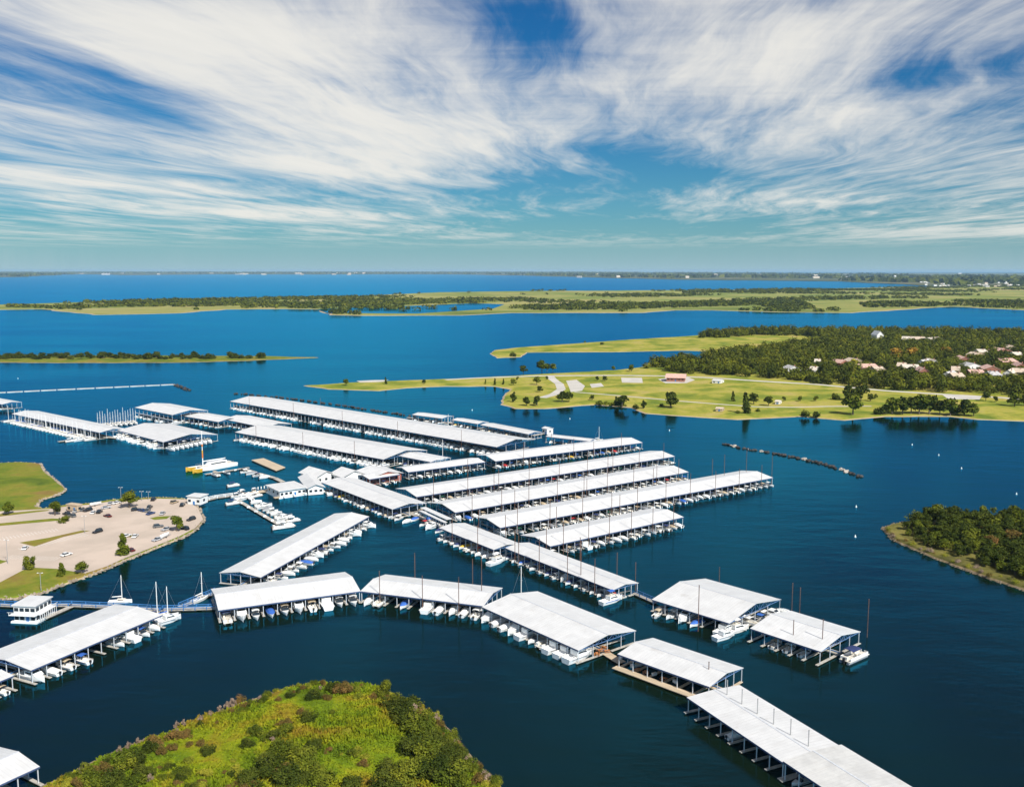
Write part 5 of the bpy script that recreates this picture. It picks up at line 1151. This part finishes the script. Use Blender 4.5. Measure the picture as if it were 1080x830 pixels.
# ------------------------------------------------------------------ woods that read as one mass
def wood(name, polys, spacing, hr, rr, n_each, size, seed, m, dens=None, avoid=(), z0=.9):
    rng = np.random.default_rng(seed); cs, rad = [], []
    for poly in polys:
        A = np.array(poly); lo, hi = A.min(0), A.max(0); N = int((hi - lo).prod() / spacing ** 2)
        Q = rng.uniform(lo, hi, (N, 2)); Q = Q[inside_np(Q, poly)]
        if dens: Q = Q[dens(Q, rng)]
        for x0, y0, r0 in avoid: Q = Q[((Q[:, 0] - x0) / r0) ** 2 + ((Q[:, 1] - y0 + r0 * .7) / (r0 * 1.3)) ** 2 > 1]
        r = rng.uniform(*rr, len(Q)); h = rng.uniform(*hr, len(Q))
        for x0, y0, r0 in avoid:
            fr_ = (np.abs(Q[:, 0] - x0 * Q[:, 1] / y0) < r0 * .8) & (Q[:, 1] < y0) & (Q[:, 1] > y0 - 110); h = np.where(fr_, np.minimum(h, rng.uniform(6, 11, len(Q))), h)
        cs.append(np.c_[Q, z0 + h * .52]); rad.append(np.c_[r, r, h * .5])
    cs, rad = np.concatenate(cs), np.concatenate(rad)
    me = leaf_mesh(name, m, cs, rad, n_each, size, seed, tints=np.clip(rng.normal(.5, .28, len(cs)), 0, 1.2), nd=1.5, nj=.33, up=.25); o = bpy.data.objects.new(name, me); C.objects.link(o); kind(o, 'stuff'); print(name, len(cs)); return o
WOOD1 = ground_poly([(668, 388.5), (690, 391.5), (720, 394.5), (760, 397), (800, 399.5), (845, 404), (890, 408.5), (935, 412), (1000, 415.5), (1080, 420), (1180, 426), (1180, 358), (1080, 357), (1000, 357.5), (940, 358), (870, 361), (840, 366), (800, 371.5), (770, 374), (735, 379.5), (700, 384.5)])
WOOD2 = ground_poly([(738, 357), (745, 353.8), (765, 351.8), (800, 350.8), (860, 351), (930, 350.6), (1080, 353), (1180, 355), (1180, 357.5), (1080, 355), (1000, 354), (940, 355.5), (900, 357), (865, 357.2), (850, 355), (800, 354), (760, 357.2)])
wood('woods', [WOOD1, WOOD2], 9.6, (6, 16.5), (3.8, 8.2), 130, 1.7, 21, M_leaf_wood, avoid=HOUSE_XY)
wood('shore_reeds', [ground_poly([(627, 427.3), (637, 426), (655, 427.5), (664, 430), (650, 430), (640, 429)])], 2.5, (1.2, 2.2), (1.2, 2), 26, .8, 22, M_leaf)
def patch(Q, rng):
    f = np.sin(Q[:, 0] / 190 + 2.1 * np.sin(Q[:, 1] / 260)) + np.cos(Q[:, 1] / 150 + 1.9 * np.sin(Q[:, 0] / 320)) + rng.normal(0, .35, len(Q)); return f > 1.0
def patch2(Q, rng):
    f = np.sin(Q[:, 0] / 120 + 2.1 * np.sin(Q[:, 1] / 200)) + np.cos(Q[:, 1] / 110 + 1.9 * np.sin(Q[:, 0] / 220)) + rng.normal(0, .3, len(Q)); return f > -.5
wood('far_shore_woods', [ground_poly(p) for p in ([(-60, 323.5), (0, 322.5), (90, 320), (170, 317.5), (300, 315), (360, 314), (420, 316), (520, 320), (470, 321), (350, 324), (240, 325.5), (190, 328), (120, 329), (85, 327.5), (20, 325)],)], 26, (7, 13), (9, 17), 26, 5.5, 23, M_leaf_wood, dens=patch2)
wood('far_shore_trees', [BAND], 34, (7, 13), (8, 17), 24, 5.5, 24, M_leaf_wood, dens=patch)
wood('far_shore_groves', [ground_poly(p) for p in ([(535, 326), (560, 324), (640, 322.5), (720, 320), (840, 318), (850, 321), (720, 325), (650, 327.5), (570, 328)], [(800, 323), (850, 321.5), (860, 326), (830, 328)], [(905, 320), (960, 319.5), (1000, 322), (960, 324.5), (915, 325)], [(1000, 318), (1080, 319), (1150, 322), (1150, 326), (1080, 325)], [(340, 330), (362, 330), (384, 331.7), (384, 332.6), (350, 332)], [(720, 308.5), (860, 306.5), (980, 305), (980, 305.8), (860, 307.5), (720, 309.8)])], 22, (8, 13), (8, 15), 26, 5, 25, M_leaf_wood)
def patch3(Q, rng):
    f = np.sin(Q[:, 0] / 1900 + 2.1 * np.sin(Q[:, 1] / 2600)) + np.cos(Q[:, 1] / 900 + 1.9 * np.sin(Q[:, 0] / 3200)) + rng.normal(0, .4, len(Q)); return f > -.3
wood('distant_woods', [ground_poly([(-60, 292.6), (20, 292), (84, 289.2), (230, 289.2), (470, 289.2), (560, 290.6), (720, 294.4), (887, 296.4), (953, 299.6), (985, 301.8), (1150, 302.4), (1150, 294), (900, 290), (600, 287.6), (-60, 287.6)])], 420, (14, 30), (60, 190), 14, 70, 26, M_leaf_wood, dens=patch3, z0=3)

# distant houses and towers on the far shore
fb_me = [MB().box(0, 0, .5, 1, .8, 1).add([(-.52, -.42, 1), (.52, -.42, 1), (.52, .42, 1), (-.52, .42, 1), (-.52, 0, 1.35), (.52, 0, 1.35)], [(0, 1, 5, 4), (2, 3, 4, 5), (1, 2, 5), (3, 0, 4)]).mesh('distant_house', m) for m in (M_greyroof, M_creamroof, M_tanroof)]
fb_white = fb_me[0].copy(); fb_white.materials[0] = M_wall_w
rng = random.Random(31); fl = []
for i in range(60): fl.append((rng.uniform(970, 1100), rng.uniform(297.5, 303.3), rng.uniform(26, 50), 12))
for i in range(30): fl.append((rng.uniform(600, 1080), rng.uniform(289, 294), rng.uniform(60, 200), rng.uniform(18, 45)))
for i in range(22): fl.append((rng.uniform(60, 420), rng.uniform(288.4, 290.2), rng.uniform(100, 330), rng.uniform(24, 60)))
for i, (u, v, wv_, hv) in enumerate(sorted(fl)):
    p = at(u, v, 2.5); o = bpy.data.objects.new('distant_building', fb_white if u > 970 and rng.random() < .6 else rng.choice(fb_me)); C.objects.link(o); o.location = p; o.scale = (wv_ * .62, wv_ * .4, hv * .62); o.rotation_euler = (0, 0, rng.uniform(-.4, .4))
    tag(o, 'pale distant building on the hazy far shore near the horizon', 'building', 'distant buildings on the far shore')
p = at(943.5, 297.5, 3); t = thing('water_tower', 'white water tower standing above the far shore', 'water tower', tuple(p))
MB().tube((0, 0, 0), (0, 0, 48), 3.5, 10).build('shaft', M_wall_w, t); MB().tube((0, 0, 46), (0, 0, 52), 4, 14, 13).tube((0, 0, 52), (0, 0, 60), 13, 14, 12).tube((0, 0, 60), (0, 0, 65), 12, 14, 3).build('tank', M_wall_w, t)

# ------------------------------------------------------------------ riprap along the shores, bay lines of the car park
def rocks(name, ring, n, width, size, z, m, seed, ylim=1e9):
    rng = np.random.default_rng(seed); P = np.array(ring); Q = np.roll(P, -1, 0); L = np.linalg.norm(Q - P, axis=1); mid = (P + Q) / 2
    ok = (np.abs(mid[:, 0]) < .62 * np.maximum(mid[:, 1], 1)) & (mid[:, 1] > 190) & (mid[:, 1] < ylim); pr = L * ok; pr /= pr.sum()
    i = rng.choice(len(P), n, p=pr); t = rng.uniform(0, 1, n)[:, None]; d = (Q - P)[i] / L[i][:, None]
    nrm = np.c_[-d[:, 1], d[:, 0]]; c = P[i] + (Q - P)[i] * t + nrm * rng.uniform(-.4, width, n)[:, None]; vs = []; fs = []
    for k in range(n):
        r = size * rng.uniform(.4, 1.3); a = rng.uniform(0, 6.28, 6); o = len(vs); zz_ = z * rng.uniform(.2, 1)
        for j in range(5): vs.append((c[k, 0] + math.cos(j * 1.257 + a[0]) * r * rng.uniform(.7, 1.1), c[k, 1] + math.sin(j * 1.257 + a[0]) * r * rng.uniform(.7, 1.1), zz_ - .3))
        vs.append((c[k, 0] + r * .2 * math.cos(a[1]), c[k, 1] + r * .2 * math.sin(a[1]), zz_ + r * .55))
        fs += [(o + j, o + (j + 1) % 5, o + 5) for j in range(5)]
    o = MB().add(vs, fs).build(name, m); kind(o, 'stuff')
M_rock = mat('shore_rock', (.36, .30, .23), .9, 0, .5, col2=(.20, .16, .12), world=True)
lr = ground_poly(LOT); lr = lr[::-1] if area(lr) < 0 else lr
rocks('shore_rocks', lr, 1500, 2.0, .8, .9, M_rock, 41)
M_rock_dark = mat('dark_shore_rock', (.19, .15, .10), .9, 0, .5, col2=(.09, .07, .045), world=True)
rocks('shore_rocks', mring, 1100, 1.6, .55, .5, M_rock_dark, 42)
ir = ground_poly(ISLE_PX); ir = ir[::-1] if area(ir) < 0 else ir
rocks('shore_rocks', ir, 700, 1.8, .6, .6, M_rock_dark, 43)
bl = MB(); M_line = mat('faded_white_paint', (.70, .68, .64), .8, .1, 1)
for (u0, v0, u1, v1, n_) in [(78, 541.5, 112, 538.5, 12), (138, 540, 178, 543.5, 13), (22, 582, 90, 566, 20), (0, 571, 60, 561, 16), (10, 590, 60, 592, 14)]:
    a0, b0 = at(u0, v0), at(u1, v1); d0 = (b0 - a0).normalized(); n0 = Vector((-d0.y, d0.x, 0))
    for i in range(n_ + 1):
        c0 = a0 + (b0 - a0) * (i / n_); bl.add([tuple(c0 + d0 * sx * .09 + n0 * sy * 2.6 + Vector((0, 0, 1.128))) for sx, sy in ((-1, -1), (1, -1), (1, 1), (-1, 1))], [(0, 1, 2, 3)])
kind(bl.build('road_markings', M_line), 'structure')

# dock boxes on the piers
dbm = MB().box(0, 0, .4, 1.5, .7, .7).box(0, 0, .78, 1.6, .8, .08).mesh('dock_box', M_white)
for i, (u, v) in enumerate([(254, 531), (262, 535.5), (270, 540), (279, 545), (287, 549.5), (300, 524.5), (310, 523), (322, 521), (332, 519.5), (262, 520.5), (272, 519.3), (224, 500), (236, 498), (248, 496.3), (264, 498), (276, 502), (655, 694.5), (666, 703.5), (690, 712), (712, 720)]):
    p = at(u, v, .65); o = bpy.data.objects.new('dock_box', dbm); C.objects.link(o); o.location = p; o.rotation_euler = (0, 0, random.Random(i).uniform(0, 3))
    tag(o, 'small white storage box on an open pier, %s of twenty counted from the rental pier' % nth(i), 'dock box', 'dock boxes on the piers')
